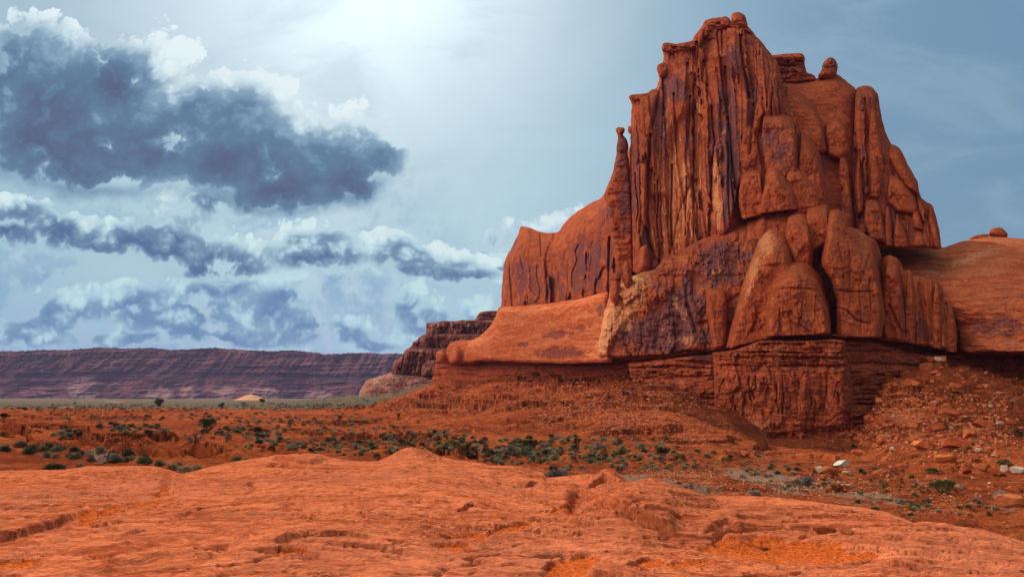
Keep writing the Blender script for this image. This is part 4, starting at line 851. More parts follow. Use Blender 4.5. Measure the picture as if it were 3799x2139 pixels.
def slick(s, Y):
    z, px, py, cd = slick_z(s, Y); x = s * Y
    e = 1 - sst(Y / cd, 0.90, 0.995)                       # fade relief so the crest keeps its line
    en = sst(Y, 4.5, 7)
    h = 0
    for (cx, cy, rx, ry, a) in HUMPS:
        h = h + .50*a*np.exp(-(((px-cx)/rx)**2 + ((py-cy)/ry)**2)*1.3)
    for (cx, cy, rx, ry, a, ro) in DIPS:
        c, s_ = math.cos(R_(ro)), math.sin(R_(ro)); dx, dy = px-cx, py-cy
        h = h + .42*a*np.exp(-(((dx*c+dy*s_)/rx)**2 + ((-dx*s_+dy*c)/ry)**2)*1.3)
    w = fbm(x/3.5, Y/3.5, 3, .5, 401)
    h = h + fbm(x/6.5, Y/6, 4, .5, 402)*0.15 + fbm(x/2.2, Y/2.2+w*.5, 4, .5, 403)*0.075
    sand = blobmask(px, py, SAND); sand = np.clip(sand + fbm(x/1.2, Y/1.2, 4, .6, 404)*.5, 0, 1); sm = sst(sand, .45, .62)
    # cross-bedding: thin eroded laminae following the relief
    bed = Y + 0.28*x*np.sin(x/9.0+1) + h*13.0 + fbm(x/6.5, Y/4.5, 3, .5, 405)*3.0
    lam = 0
    for k, (pd, am) in enumerate([(2.1, 0.030), (0.95, 0.020), (0.40, 0.013), (0.17, 0.006)]):
        q = bed/pd + 0.55*fbm(x/(2.2*pd+.4), Y/(1.2*pd+.3), 3, .6, 406+k); fr = q - np.floor(q)
        pm = sst(fbm(x/(2.6*pd+.5), Y/(1.3*pd+.4), 3, .5, 416+k), -.12, .22)
        lam = lam + am*(sst(fr, 0.0, 0.07) - fr)*(0.10 + 1.0*pm)
    fine = fbm(x/0.42, Y/0.24, 4, .62, 431)*0.030 + fbm(x/0.12, Y/0.07, 3, .6, 435)*0.009
    def crk(a, b2, sd, wd, th):
        c_ = np.abs(perlin(x/a + .35*w, (Y + h*6)/b2, sd) + .18*fbm(x/(a*.22), Y/(b2*.3), 3, .55, sd+3))
        return np.exp(-(c_/wd)**2)*sst(perlin(x/(a*1.3), Y/(b2*1.6), sd+5), th, th+.25)
    fine = fine*0.9 - 0.085*crk(6.5, 1.7, 471, .020, -.1) - 0.050*crk(2.8, .8, 475, .024, -.15) - 0.018*crk(.8, .34, 479, .04, -.2)
    pits = -0.05*sst(perlin(x/0.5, Y/0.35, 441)+.5*perlin(x/.17, Y/.13, 442), .55, .8)
    dz = h*en + (lam*1.15 + fine*1.2 + pits)*(1-sm*.9)
    dz = dz - sm*0.03 + sm*fbm(x/.10, Y/.09, 3, .7, 451)*0.022
    for pts, hh, ov in FLIPS:
        ov = ov*.7
        k = (px > min(p[0] for p in pts)-70) & (px < max(p[0] for p in pts)+70) & (py > min(p[1] for p in pts)-3*ov-30) & (py < max(p[1] for p in pts)+2*ov+30)
        if not k.any(): continue
        qx, qy = px[k], py[k]; yl = np.interp(qx, [p[0] for p in pts], [p[1] for p in pts]) + ov*.22*fbm(qx/40, qx*0, 3, .5, 461)
        e2 = sst(qx, pts[0][0]-30, pts[0][0]+30)*(1-sst(qx, pts[-1][0]-30, pts[-1][0]+30)) if pts[0][0] > 0 else (1-sst(qx, pts[-1][0]-30, pts[-1][0]+20))
        up = sst(yl - qy, -ov*.35, ov*.05)*np.exp(-np.clip(yl - qy, 0, 199)/(ov*4.0)) - 0.5*np.exp(-((qy - yl - ov*.5)/(ov*.5))**2)
        dz[k] = dz[k] + up*hh*0.42*e2
    zz = z + dz*e
    over = Y / cd
    zz = zz - np.clip(over - 1.0, 0, 9)*cd*0.9 - sst(over, 1.0, 1.06)*0.6
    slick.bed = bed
    return zz, px, py, sm, over, h
def slick_mat():
    m, N, b = new_mat('slickrock', 0.85)
    p = N.n('ShaderNodeNewGeometry').outputs['Position']
    wv = N.v('ADD', p, N.v('SCALE', N.v('SUBTRACT', N.noise(p, 0.35, 4, 0.6, col=True), (0.5,)*3), 1.6))
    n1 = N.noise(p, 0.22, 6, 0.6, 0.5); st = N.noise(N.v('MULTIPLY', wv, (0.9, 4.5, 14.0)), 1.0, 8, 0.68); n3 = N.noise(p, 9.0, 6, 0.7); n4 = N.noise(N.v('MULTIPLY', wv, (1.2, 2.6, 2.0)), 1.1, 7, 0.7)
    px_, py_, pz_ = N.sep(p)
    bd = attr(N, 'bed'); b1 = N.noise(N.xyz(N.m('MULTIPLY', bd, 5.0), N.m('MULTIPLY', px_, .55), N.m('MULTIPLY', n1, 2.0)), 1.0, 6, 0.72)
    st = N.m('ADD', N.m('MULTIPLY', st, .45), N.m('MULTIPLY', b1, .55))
    c = N.mix(N.ss(st, 0.41, 0.58), (0.40,0.078,0.028,1), (0.77,0.205,0.080,1))  # darker bedding streaks: crust tone that also puts crease shade into the colour
    c = N.mix(N.ss(n1, 0.45, 0.68, 0, .5), c, (0.60,0.18,0.09,1))
    c = N.mix(N.ss(n4, 0.60, 0.72, 0, .55), c, (0.26,0.125,0.085,1))
    c = N.mix(N.ss(n4, 0.34, 0.26, 0, .7), c, (0.84,0.36,0.15,1))
    c = N.mix(N.ss(n3, 0.33, 0.55, .45, 0), c, (0.20,0.065,0.035,1))
    sa = N.ss(N.m('ADD', attr(N, 'sand'), N.m('MULTIPLY', N.m('SUBTRACT', n3, .5), .6)), .4, .6)
    sc2 = N.mix(N.ss(N.noise(p, 22.0, 4, .7), .4, .6), (0.72,0.150,0.030,1), (0.44,0.075,0.018,1))
    c = N.mix(sa, c, sc2)
    N.l(c, b.inputs['Base Color'])
    bump(N, b, N.m('ADD', N.m('MULTIPLY', st, 1.3), N.m('ADD', N.m('MULTIPLY', n3, .4), n4)), 1.0, 0.11)
    return m
M_ROCK = slick_mat()
def build_slick():
    S = np.linspace(-0.80, 0.80, 1700)
    lY = [-1.0]
    Yr = [3.0]
    while Yr[-1] < 58: Yr.append(Yr[-1] * 1.0046)
    Yr = np.array(Yr); SS, UU = np.meshgrid(S, np.linspace(0, 1, len(Yr)))
    YY = np.repeat(Yr[:, None], len(S), 1)
    z, px, py, sm, over, h = slick(SS, YY)
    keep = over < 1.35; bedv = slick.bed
    idx = np.arange(z.size).reshape(z.shape); q = grid_quads(*z.shape)
    kq = keep[:-1, :-1].ravel(); q = q[kq]
    u, inv = np.unique(q, return_inverse=True)
    co = np.stack([SS*YY, YY, z], -1).reshape(-1, 3)[u]
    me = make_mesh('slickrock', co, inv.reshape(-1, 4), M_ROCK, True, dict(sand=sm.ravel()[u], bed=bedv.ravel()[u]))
    tag(link('slickrock_ground', me), None, None, None, 'structure')
    # the rock goes on under and behind the camera
    g = np.linspace(-14, 14, 120); gy = np.linspace(-14, 3.2, 80); GX, GY = np.meshgrid(g, gy)
    zz = -1.66 + fbm(GX/4, GY/4, 4, .5, 481)*.12
    me = make_mesh('near_rock', np.stack([GX, GY, zz], -1).reshape(-1, 3), grid_quads(80, 120), M_ROCK, True, dict(sand=np.zeros(GX.size)))
    tag(link('slickrock_ground', me), None, None, None, 'structure')
build_slick()
# ------------------------------------------------------------------ plants and loose rocks, set down on the ground under them
def ground_hit(px, py, surf='land'):
    """first point of the ground seen through a photo pixel: (x, y, z)"""
    s = float(ray(px, py)[0])
    if surf == 'slick':
        Y = np.linspace(5, 40, 900); z, a, b_, c, over, h = slick(np.full(900, s), Y)
        rows = pix(np.full(900, s), z / Y)[1]
    else:
        S, Yr, Z, ROW = LG; j = min(max((s - S[0]) / (S[1] - S[0]), 0), len(S) - 1.001); j = int(round(j)); Y = Yr; z = Z[:, j]; rows = ROW[:, j]
        ok = Y > 30 if px < 3300 else Y > 18
        Y, z, rows = Y[ok], z[ok], rows[ok]
    k = np.argmax(rows <= py) if (rows <= py).any() else int(np.argmin(rows))
    return s * Y[k], float(Y[k]), float(z[k])

def foliage_mat(name, c1, c2, c3=None):
    m, N, b = new_mat(name, 0.8)
    p = N.n('ShaderNodeTexCoord').outputs['Object']; oi = N.n('ShaderNodeObjectInfo').outputs['Random']
    n = N.noise(p, 2.2, 4, .7)
    f = N.ss(N.m('ADD', n, N.m('MULTIPLY', N.m('SUBTRACT', oi, .5), .35)), .35, .65)
    N.l(N.mix(f, c1, c2), b.inputs['Base Color']); return m
M_SAGE = foliage_mat('sage_leaf', (0.14,0.122,0.062,1), (0.38,0.33,0.20,1))
M_OLIVE = foliage_mat('olive_leaf', (0.065,0.075,0.036,1), (0.14,0.145,0.065,1))
M_JUN = foliage_mat('juniper_leaf', (0.022,0.032,0.012,1), (0.070,0.085,0.030,1))
M_DRY = foliage_mat('dry_twig', (0.17,0.14,0.12,1), (0.33,0.28,0.24,1))
M_GRASS = foliage_mat('dry_grass', (0.30,0.22,0.10,1), (0.50,0.38,0.19,1))
M_BARK = foliage_mat('bark', (0.05,0.035,0.03,1), (0.12,0.09,0.075,1))
M_PALEWOOD = foliage_mat('bleached_wood', (0.42,0.33,0.29,1), (0.62,0.52,0.46,1))

def blades(rng, n, base, tip, w):
    """n thin leaf blades from base points to tip points, as quads"""
    d = tip - base; d /= np.linalg.norm(d, axis=1, keepdims=True) + 1e-9
    r = rng.normal(size=(n, 3)); sd = np.cross(d, r); sd /= np.linalg.norm(sd, axis=1, keepdims=True) + 1e-9
    mid = (base * .45 + tip * .55)
    w = np.broadcast_to(w, (n,))[:, None]
    co = np.stack([base, mid + sd * w, tip, mid - sd * w], 1).reshape(-1, 3)
    return co, np.arange(4 * n).reshape(n, 4)
def bush_mesh(name, seed, n, mat, kind='sage'):
    rng = np.random.RandomState(seed)
    th = rng.rand(n) * 2 * np.pi; ph = np.arccos(rng.rand(n) ** 0.8); rr = 0.5 * (0.80 + 0.30 * rng.rand(n))
    lob = 1 + 0.22 * np.sin(th * 3 + seed) + 0.14 * np.sin(th * 5 + ph * 4 + seed * 2)
    dirv = np.stack([np.sin(ph) * np.cos(th) * lob, np.sin(ph) * np.sin(th) * lob, np.cos(ph) * (0.95 if kind == 'sage' else 1.1)], 1)
    dens = rng.rand(n) ** 0.5
    tip = dirv * rr[:, None] * (0.55 + 0.45 * dens[:, None]); base = tip * (0.62 if kind != 'grass' else 0.05) + rng.normal(size=(n, 3)) * 0.03
    tip[:, 2] += 0.02; tip += rng.normal(size=(n, 3)) * 0.03
    base[:, 2] = np.maximum(base[:, 2], -0.03)
    co, q = blades(rng, n, base, tip, (0.030 if n > 500 else 0.052) if kind != 'grass' else 0.012)
    return make_mesh(name, co, q, mat, False)
def tube(path, rad, seg=5):
    path = np.array(path, float); n = len(path); co = []; q = []
    for i in range(n):
        t = path[min(i+1, n-1)] - path[max(i-1, 0)]; t /= np.linalg.norm(t) + 1e-9
        a = np.cross(t, [0.3, 0.9, 0.2]); a /= np.linalg.norm(a) + 1e-9; b = np.cross(t, a)
        for k in range(seg):
            an = 2*np.pi*k/seg; co.append(path[i] + rad[i]*(a*math.cos(an) + b*math.sin(an)))
    for i in range(n-1):
        for k in range(seg): q.append((i*seg+k, i*seg+(k+1) % seg, (i+1)*seg+(k+1) % seg, (i+1)*seg+k))
    return np.array(co), np.array(q)
def branches(seed, n0=4, depth=3, L=0.5, r=0.035, spread=0.9, up=0.7):
    rng = np.random.RandomState(seed); C = []; Q = []; off = 0; tips = []
    def grow(p, d, L, r, lev):
        nonlocal off
        m = 5; path = [p]; 
        for i in range(m):
            d = d + rng.normal(size=3)*0.22; d[2] += 0.05; d /= np.linalg.norm(d); path.append(path[-1] + d*L/m)
        rad = np.linspace(r, r*0.55 if lev < depth else r*0.15, m+1)
        co, q = tube(path, rad); C.append(co); Q.append(q + off); off += len(co); tips.append(path[-1])
        if lev < depth:
            for k in range(rng.randint(2, 4)):
                nd = d + rng.normal(size=3)*0.75; nd[2] = abs(nd[2])*0.8; nd /= np.linalg.norm(nd)
                grow(path[rng.randint(2, m+1)], nd, L*rng.uniform(.55, .8), r*0.55, lev+1)
    for k in range(n0):
        a = 2*np.pi*(k + rng.rand()*.6)/n0; d = np.array([math.cos(a)*spread, math.sin(a)*spread, up]); d /= np.linalg.norm(d)
        grow(np.array([0, 0, -0.02]), d, L, r, 1)
    return np.concatenate(C), np.concatenate(Q), np.array(tips)
def juniper(name, loc, w, h, seed, label, group, trunk=True, mat=None):
    rng = np.random.RandomState(seed)
    o = empty(name, loc); tag(o, label, 'juniper', group)
    bc, bq, tips = branches(seed, 4, 2, 0.42, 0.05, 0.7, 0.9)
    bc = bc * [w, w, h]
    link('trunk', make_mesh('juniper_trunk', bc, bq, M_BARK), o)
    nl = 9; cs = []
    for k in range(nl):
        a = rng.rand()*2*np.pi; rr = rng.rand()**.6*0.34; cs.append((rr*math.cos(a), rr*math.sin(a), 0.32 + 0.42*rng.rand()*(1-rr), 0.15+0.13*rng.rand()))
    n = 1500 if w > 1.8 else 800; ci = rng.randint(0, nl, n); c = np.array(cs)[ci]
    v = rng.normal(size=(n, 3)); v /= np.linalg.norm(v, axis=1, keepdims=True); rad = c[:, 3] * rng.rand(n) ** .3
    tip = c[:, :3] + v*rad[:, None]; base = tip - v*0.07 - [0, 0, .02]
    co, q = blades(rng, n, base * [w, w, h], tip * [w, w, h], 0.020 * w)
    link('crown', make_mesh('juniper_crown', co, q, mat or M_JUN, False), o)
    return o

# ---- loose rocks
def ico(sub):
    import bmesh
    bm = bmesh.new(); bmesh.ops.create_icosphere(bm, subdivisions=sub, radius=1.0)
    co = np.array([v.co[:] for v in bm.verts]); tr = np.array([[v.index for v in f.verts] for f in bm.faces]); bm.free(); return co, tr
ICO3 = ico(4); ICO1 = ico(1)
def rock_mesh(name, seed, mat, facets=10, jag=0.05, slab=1.0):
    rng = np.random.RandomState(seed); co = ICO3[0].copy(); tr = ICO3[1]
    for k in range(facets):
        n = rng.normal(size=3); n /= np.linalg.norm(n); d = rng.uniform(0.42, 0.8)
        if k < 2: n = np.array([rng.normal()*.15, rng.normal()*.15, 1 if k == 0 else -1.0]); n /= np.linalg.norm(n); d = 0.62*slab
        e = co @ n - d; co = co - np.outer(np.clip(e, 0, None), n)
    r = fbm(co[:, 0]*2.1 + co[:, 2]*1.3 + seed, co[:, 1]*2.1 - co[:, 2]*1.7, 4, .55, seed)
    nn = co / (np.linalg.norm(co, axis=1, keepdims=True) + 1e-9); co = co + nn*(r*jag*1.6)[:, None]
    f = fbm(co[:, 0]*6 + co[:, 2]*4, co[:, 1]*6 + co[:, 2]*5, 3, .6, seed+1); co += nn*(f*jag*.6)[:, None]
    co -= co.mean(0)
    return make_mesh(name, co, None, mat, False, None, tr)
def stone_mat(name, a, b2, sc_=1.6):
    m, N, b = new_mat(name)
    p = N.n('ShaderNodeTexCoord').outputs['Object']; oi = N.n('ShaderNodeObjectInfo').outputs['Random']
    n = N.noise(N.v('MULTIPLY', p, (1, 1, 2.2)), sc_, 7, .68, .4); n2 = N.noise(p, 7.0, 5, .7)
    c = N.mix(N.ss(n, .36, .64), a, b2); c = N.mix(N.m('MULTIPLY', oi, .45), c, N.mix(1.0, c, (.62,.5,.45,1), 'MULTIPLY'))
    c = N.mix(N.ss(n2, .30, .5, .5, 0), c, N.mix(1.0, c, (.35,.3,.3,1), 'MULTIPLY'))
    N.l(c, b.inputs['Base Color']); bump(N, b, N.m('ADD', n, N.m('MULTIPLY', n2, .6)), .8, .12); return m
M_STONE = stone_mat('boulder_red', (0.52,0.125,0.042,1), (0.34,0.075,0.030,1))
M_STONE_O = stone_mat('boulder_orange', (0.62,0.19,0.065,1), (0.45,0.115,0.045,1))
M_STONE_P = stone_mat('boulder_pale', (0.66,0.47,0.32,1), (0.46,0.30,0.20,1))
M_STONE_W = stone_mat('boulder_cream', (0.74,0.66,0.52,1), (0.58,0.47,0.35,1))
ROCKS = {}
for nm, mt in (('red', M_STONE), ('orange', M_STONE_O), ('pale', M_STONE_P), ('cream', M_STONE_W)):
    ROCKS[nm] = [rock_mesh('boulder_'+nm, 500+i*7+len(nm), mt, 9+i, .05, (0.62, 0.8, 1.0, 0.7)[i % 4]) for i in range(6 if nm in ('red', 'orange') else 3)]
def boulder(px, py, w, h, colr, label, group, rng, surf='land', tilt=None):
    x, y, z = ground_hit(px, py, surf); W = w*y/FPX; H = h*y/FPX
    me = ROCKS[colr][rng.randint(len(ROCKS[colr]))]
    o = link('boulder', me, None, (x, y + W*.25, z + H*.28)); o.scale = (W*.62, W*.5, H*.75)
    o.rotation_euler = (rng.uniform(-.15, .15), tilt if tilt is not None else rng.uniform(-.25, .25), rng.uniform(0, 6.28) if W < H*1.6 else rng.uniform(-.4, .4))
    tag(o, label, 'boulder', group); return o

def build_rocks():
    rng = np.random.RandomState(77)
    named = [(3556,1552,92,46,'red','large tabular red boulder high on the right talus, tipped down to the right',.45),
     (3664,1590,80,40,'red','wedge of red rock on the right talus with a pale stone below it',.4),
     (3354,1586,48,30,'orange','pointed orange block perched on two others in mid talus',-.5), (3346,1600,40,26,'red','squat block under the pointed orange block',.1),
     (3395,1585,50,26,'orange','flat orange block right of the pointed block',.2), (3435,1668,92,42,'orange','broad flat faced orange slab at the foot of the talus',.25),
     (3562,1665,92,66,'red','biggest boulder of the talus, dark hollow under its front edge',.1), (3610,1625,60,46,'orange','squared orange boulder just above the biggest one',.3),
     (3500,1600,70,50,'red','rough red boulder in the middle of the right talus',.1), (3284,1635,46,34,'orange','lighter orange block beside the dark gully',.0), (3521,1712,72,38,'orange','rounded orange boulder left of the big hollowed one',.15),
     (3626,1718,56,34,'red','red boulder between the pale stones and the large juniper',.4), (3656,1745,56,32,'orange','smooth rounded boulder low on the right slope',.1), (3590,1758,54,34,'red','tilted red block above the large juniper',.5),
     (3710,1766,60,24,'red','long low dark red slab left of the white stones',.35), (3195,1690,52,26,'red','red slab at the left foot of the talus',.1), (3230,1652,50,22,'red','low red slab beneath the orange block',.0),
     (3765,1878,110,50,'orange','huge flat topped orange boulder cut by the right edge of the view',.05), (3782,1828,70,26,'red','red boulder behind the huge one at the right edge',.0),
     (3129,1730,54,28,'cream','cream white slab leaning on the red flat',-.35), (3051,1750,46,26,'pale','pale orange boulder, leftmost of the cluster by the cream slab',-.2), (3090,1755,52,28,'orange','orange boulder in the middle of the pale cluster',.1),
     (3057,1780,28,24,'orange','small triangular orange stone in front of the pale cluster',.0), (3150,1757,36,16,'pale','flat tan stone right of the pale cluster',.0), (3734,1746,32,28,'cream','upright whitish stone on the far right slope',.1),
     (3783,1752,46,24,'cream','pointed whitish stone nearest the right edge',.2), (3566,1816,46,26,'pale','pale grey boulder behind the large juniper',.2), (3315,1671,22,18,'cream','small white stone beside the broad orange slab',.0),
     (3634,1678,32,26,'pale','tan block right of the biggest boulder',.1), (3694,1692,24,14,'pale','small peach stone near the right slope bushes',.0), (3451,1375,56,36,'orange','rounded orange boulder at the top of the talus, under the ledge',.2),
     (3492,1362,38,24,'pale','pale block beside the topmost talus boulder',.1), (3470,1392,32,22,'red','broken red block below the topmost boulder',.1), (3497,1288,52,28,'orange','blocky boulder resting above the ledge, right one of two',-.15), (3458,1282,44,28,'orange','blocky boulder resting above the ledge, left one of two',.2),
     (3373,1444,28,14,'cream','small cream slab high on the talus',.1), (3710,1572,20,14,'cream','small white stone near the top right of the slope',.1), (2767,1692,34,22,'orange','round topped orange boulder in front of the prow',.0), (3600,1430,44,24,'red','red block below the banded ledge',.2),
     (3640,1460,36,18,'orange','flat orange stone on the upper right slope',.1), (3560,1440,50,28,'red','dark red block near the ledge shadow',.3), (3480,1530,40,26,'red','red block on the talus shoulder',.1), (3300,1540,30,20,'red','red stone at the edge of the dark gully',.1)]
    for px, py, w, h, c, lab, ti in named: boulder(px, py, w, h, c, lab, 'boulders fallen below the butte', rng, tilt=ti)
    boulder(3062, 1980, 76, 26, 'red', 'dark wedge of rock lying on the slickrock above the orange sand', None, rng, 'slick', .2)
    boulder(3148, 1982, 54, 12, 'orange', 'thin flat stone on the slickrock right of the dark wedge', None, rng, 'slick', .05)
    boulder(2835, 2042, 34, 12, 'red', 'small dark stone at the left rim of the orange sand', None, rng, 'slick', .05)
    zones = [(3350,1560,230,120,120,12,44,'right talus'), (3600,1560,190,130,60,12,42,'far right talus'), (3250,1640,120,50,26,8,22,'foot of the gully'), (2420,1440,210,60,30,7,18,'slope under the banded wall'), (2350,1360,60,30,10,6,12,'slope under the banded wall'),
             (2950,1800,250,40,26,6,16,'pale rubble band'), (3300,1780,350,70,24,7,18,'red flat below the talus'), (2400,1600,300,70,20,6,14,'red slope left of the prow')]
    cnt = 0
    for cx, cy, rx, ry, n, s0, s1, place in zones:
        for k in range(n):
            if cnt > 252: break
            a = rng.rand()*6.28; r = math.sqrt(rng.rand()); px = cx + rx*r*math.cos(a); py = cy + ry*r*math.sin(a)
            if px > 3840: continue
            w = s0 + (s1-s0)*rng.rand()**2.2; c = ('red', 'orange', 'red', 'orange', 'red', 'orange', 'red', 'orange', 'pale')[8 if rng.rand() < .05 else rng.randint(8)] if 'pale' not in place else ('pale', 'cream', 'orange')[rng.randint(3)]
            sz = 'small' if w < s0+(s1-s0)*.3 else 'middling'
            boulder(px, py, w, w*rng.uniform(.45, .75), c, '%s %s boulder among many like it on the %s' % (sz, c, place), 'boulders of the %s' % place, rng); cnt += 1
    # rubble too small and too many to count
    pts = []
    Z2 = [(2150,1500,300,70,2200,2,9), (2300,1570,300,80,1600,2,10), (2560,1620,160,60,700,2,8), (1950,1440,200,40,500,2,5), (3350,1560,260,140,3400,3,13), (3620,1600,180,150,2000,3,12), (2450,1480,260,110,1800,2,9), (2500,1760,320,40,900,2,6), (3000,1800,420,45,1700,2,8), (3500,1880,300,50,900,3,8), (2100,1560,300,90,600,2,5), (1500,1580,500,60,500,2,4), (2900,1690,300,40,400,2,6), (400,1640,400,50,300,2,5), (1700,1480,180,40,400,2,5)]
    V = []; Fq = []; off = 0; tone = []
    cube = np.array([[x, y, z] for x in (-1, 1) for y in (-1, 1) for z in (-1, 1)], float); cf = np.array([[0,1,3,2],[4,6,7,5],[0,4,5,1],[2,3,7,6],[0,2,6,4],[1,5,7,3]])
    for cx, cy, rx, ry, n, a0, a1 in Z2:
        for k in range(n):
            a = rng.rand()*6.28; r = abs(rng.normal())*.55; px = cx + rx*r*math.cos(a); py = cy + ry*r*math.sin(a)
            if px > 3850 or px < -40: continue
            x, y, z = ground_hit(px, py); w = (a0 + (a1-a0)*rng.rand()**2)*y/FPX*.5
            c = cube*(1 + rng.uniform(-.45, .25, (8, 3))) * [w, w*rng.uniform(.5, 1), w*rng.uniform(.35, .8)]
            an = rng.rand()*6.28; R = np.array([[math.cos(an), -math.sin(an), 0], [math.sin(an), math.cos(an), 0], [0, 0, 1]]); ti = rng.uniform(-.5, .5)
            R = R @ np.array([[math.cos(ti), 0, math.sin(ti)], [0, 1, 0], [-math.sin(ti), 0, math.cos(ti)]])
            V.append(c @ R.T + [x, y, z + w*.2]); Fq.append(cf + off); off += 8; tone += [rng.rand()*.93 + (.35 if 1740 < py < 1850 and px > 2300 else 0)]*8
    m, N, b = new_mat('rubble'); tn = attr(N, 'tone')
    c = N.mix(N.ss(tn, .0, .7), (0.32,0.070,0.028,1), (0.58,0.19,0.08,1)); c = N.mix(N.ss(tn, .9, 1.1), c, (0.60,0.42,0.28,1)); N.l(c, b.inputs['Base Color'])
    o = link('rubble', make_mesh('rubble', np.concatenate(V), np.concatenate(Fq), m, False, dict(tone=np.array(tone))))
    tag(o, 'loose red and pale rubble strewn over the slopes', 'rubble', None, 'stuff')
    # grit and pebbles in the hollows of the slickrock
    V = []; Fq = []; off = 0
    for (cx, cy, rx, ry, ro) in SAND:
        for k in range(int(26 + rx*ry/90)):
            a = rng.rand()*6.28; r = rng.rand()**.5*1.15; px = cx + rx*r*math.cos(a); py = cy + ry*r*math.sin(a)
            if not (-30 < px < 3830 and py < 2150): continue
            x, y, z = ground_hit(px, py, 'slick'); w = (1.5+3.5*rng.rand()**3)*y/FPX*.5
            V.append(cube*(1 + rng.uniform(-.4, .2, (8, 3)))*[w, w, w*.6] + [x, y, z + w*.3]); Fq.append(cf + off); off += 8
    m, N, b = new_mat('pebble'); b.inputs['Base Color'].default_value = (0.30, 0.075, 0.03, 1)
    o = link('pebbles', make_mesh('pebbles', np.concatenate(V), np.concatenate(Fq), m, False))
    tag(o, 'dark red pebbles gathered on the sandy hollows of the slickrock', 'pebbles', None, 'stuff')
build_rocks()

def build_plants():
    rng = np.random.RandomState(5)
    J = [(590,1507,64,27,'broad dark juniper standing alone on the grey green plain'), (17,1553,40,26,'dark juniper at the left edge beyond the red ledge'), (823,1516,30,24,'small juniper where the red slope meets the grey plain'),
     (972,1493,28,16,'low dark juniper in front of the orange sand dune'), (91,1520,24,12,'faint low juniper on the plain near the left edge'), (396,1506,14,8,'tiny dark juniper far out on the plain, left of the broad one'), (768,1602,72,60,'upright juniper with bare trunk beside the dead twisted tree'),
     (955,1609,64,27,'wide spreading dark bush right of the upright juniper'), (1259,1567,26,30,'upright dark juniper on the open red slope'), (1478,1555,18,28,'thin two tiered juniper near the dark wash'),
     (1156,1677,38,20,'dark green shrub just behind the left slickrock rim'), (1401,1706,38,28,'dark shrub left of the orange rock hump'), (1459,1697,54,32,'large shrub touching the left of the orange rock hump'),
     (1707,1691,36,30,'dark shrub alone right of the orange rock hump'), (1802,1679,30,28,'tall dark shrub at the left of the scrub belt'), (1721,1633,22,16,'small dark shrub above the scrub belt'), (1963,1667,80,42,'widest dark juniper of the scrub belt'),
     (2025,1698,38,36,'juniper low in the scrub belt, nearest the slickrock'), (2048,1628,34,20,'round juniper at the top of the scrub belt'), (2141,1650,40,36,'upper one of two stacked junipers mid scrub belt'), (2134,1678,40,30,'lower one of two stacked junipers mid scrub belt'),
     (2300,1647,42,22,'low juniper at the right of the scrub belt'), (2456,1690,66,36,'bushy dark juniper left of the prow'), (2708,1702,32,24,'small juniper between the prow and the round boulder'), (2297,1752,34,26,'olive shrub on the red bank below the scrub belt'),
     (3164,1665,36,20,'dark shrub at the right foot of the prow'), (3498,1830,106,58,'large dark green juniper bush beside the pale boulder'), (3459,1754,64,24,'flat spreading shrub above the large juniper bush'), (3730,1728,62,28,'grey green shrub behind the whitish stones'), (3781,1620,42,34,'shrub on the slope at the right edge'), (3668,1914,30,28,'small dark shrub below the right edge boulder')]
    for i, (px, py, w, h, lab) in enumerate(J):
        x, y, z = ground_hit(px, py); juniper('juniper', (x, y, z - .05), w*y/FPX, h*y/FPX*1.15, 900+i, lab, 'junipers and dark shrubs', mat=M_OLIVE if ('olive' in lab or 'grey green' in lab) else None)
    # dead trees
    for px, py, w, h, lab, mt, sd, n0 in [(720,1637,78,66,'dead twisted dark tree beside the upright juniper', M_BARK, 31, 5), (372,1722,74,70,'bleached bare shrub with white branches behind the left slickrock', M_PALEWOOD, 37, 6), (2215,1665,40,26,'bare grey dead shrub in the scrub belt', M_DRY, 41, 5), (2015,1675,36,46,'thin bare dead tree in the scrub belt', M_BARK, 43, 3), (2360,1660,44,26,'bare twiggy dead shrub right of the scrub belt', M_DRY, 47, 6)]:
        x, y, z = ground_hit(px, py); c, q, t = branches(sd, n0, 4, .42, .045 if mt is M_BARK else .028, .6, .8); c = c*[w*y/FPX*1.0, w*y/FPX*.8, h*y/FPX*1.05]
        o = link('dead_tree', make_mesh('dead_tree', c, q, mt), None, (x, y, z - .05)); tag(o, lab, 'dead tree')
    kinds = {'sage': [bush_mesh('sage', 600+i, 700, M_SAGE) for i in range(4)], 'olive': [bush_mesh('olive', 620+i, 700, M_OLIVE) for i in range(3)], 'dry': [bush_mesh('dry', 640+i, 700, M_DRY) for i in range(2)], 'grass': [bush_mesh('grass', 660+i, 500, M_GRASS, 'grass') for i in range(2)]}
    lowp = [bush_mesh('lowsage', 680+i, 110, M_SAGE) for i in range(3)]
    named = [(2070,1776,96,40,'dry','pale brushy thicket hugging the slickrock rim in the middle'), (202,1745,88,32,'olive','yellow green bush behind the left slickrock'), (2800,1842,60,18,'dry','pale brush peeping over the slickrock rim'), (3715,1856,54,36,'dry','grey twiggy bush beside the right edge boulder'), (3001,1798,52,36,'dry','grey twiggy bush on the pale rubble band'),
     (665,1728,36,18,'grass','yellow grass tuft among grey bushes behind the left rim'), (540,1722,60,30,'olive','olive grey bush behind the left slickrock crest'), (590,1728,44,24,'sage','grey bush right of the olive one at the left crest'), (640,1745,50,26,'sage','grey sagebrush in the notch of the left rim'), (690,1752,56,30,'sage','grey sagebrush lowest in the rim notch'), (730,1745,44,26,'sage','grey sagebrush at the right of the rim notch'),
     (880,1712,46,22,'sage','grey bush left of the yellow grass behind the rim'), (912,1710,30,16,'grass','yellow grass beside a grey bush behind the rim'), (400,1715,40,26,'sage','grey bush behind the bleached bare shrub'), (295,1736,34,20,'sage','grey bush left of the bleached bare shrub'), (175,1695,38,24,'sage','rounded grey bush on the left red flat')]
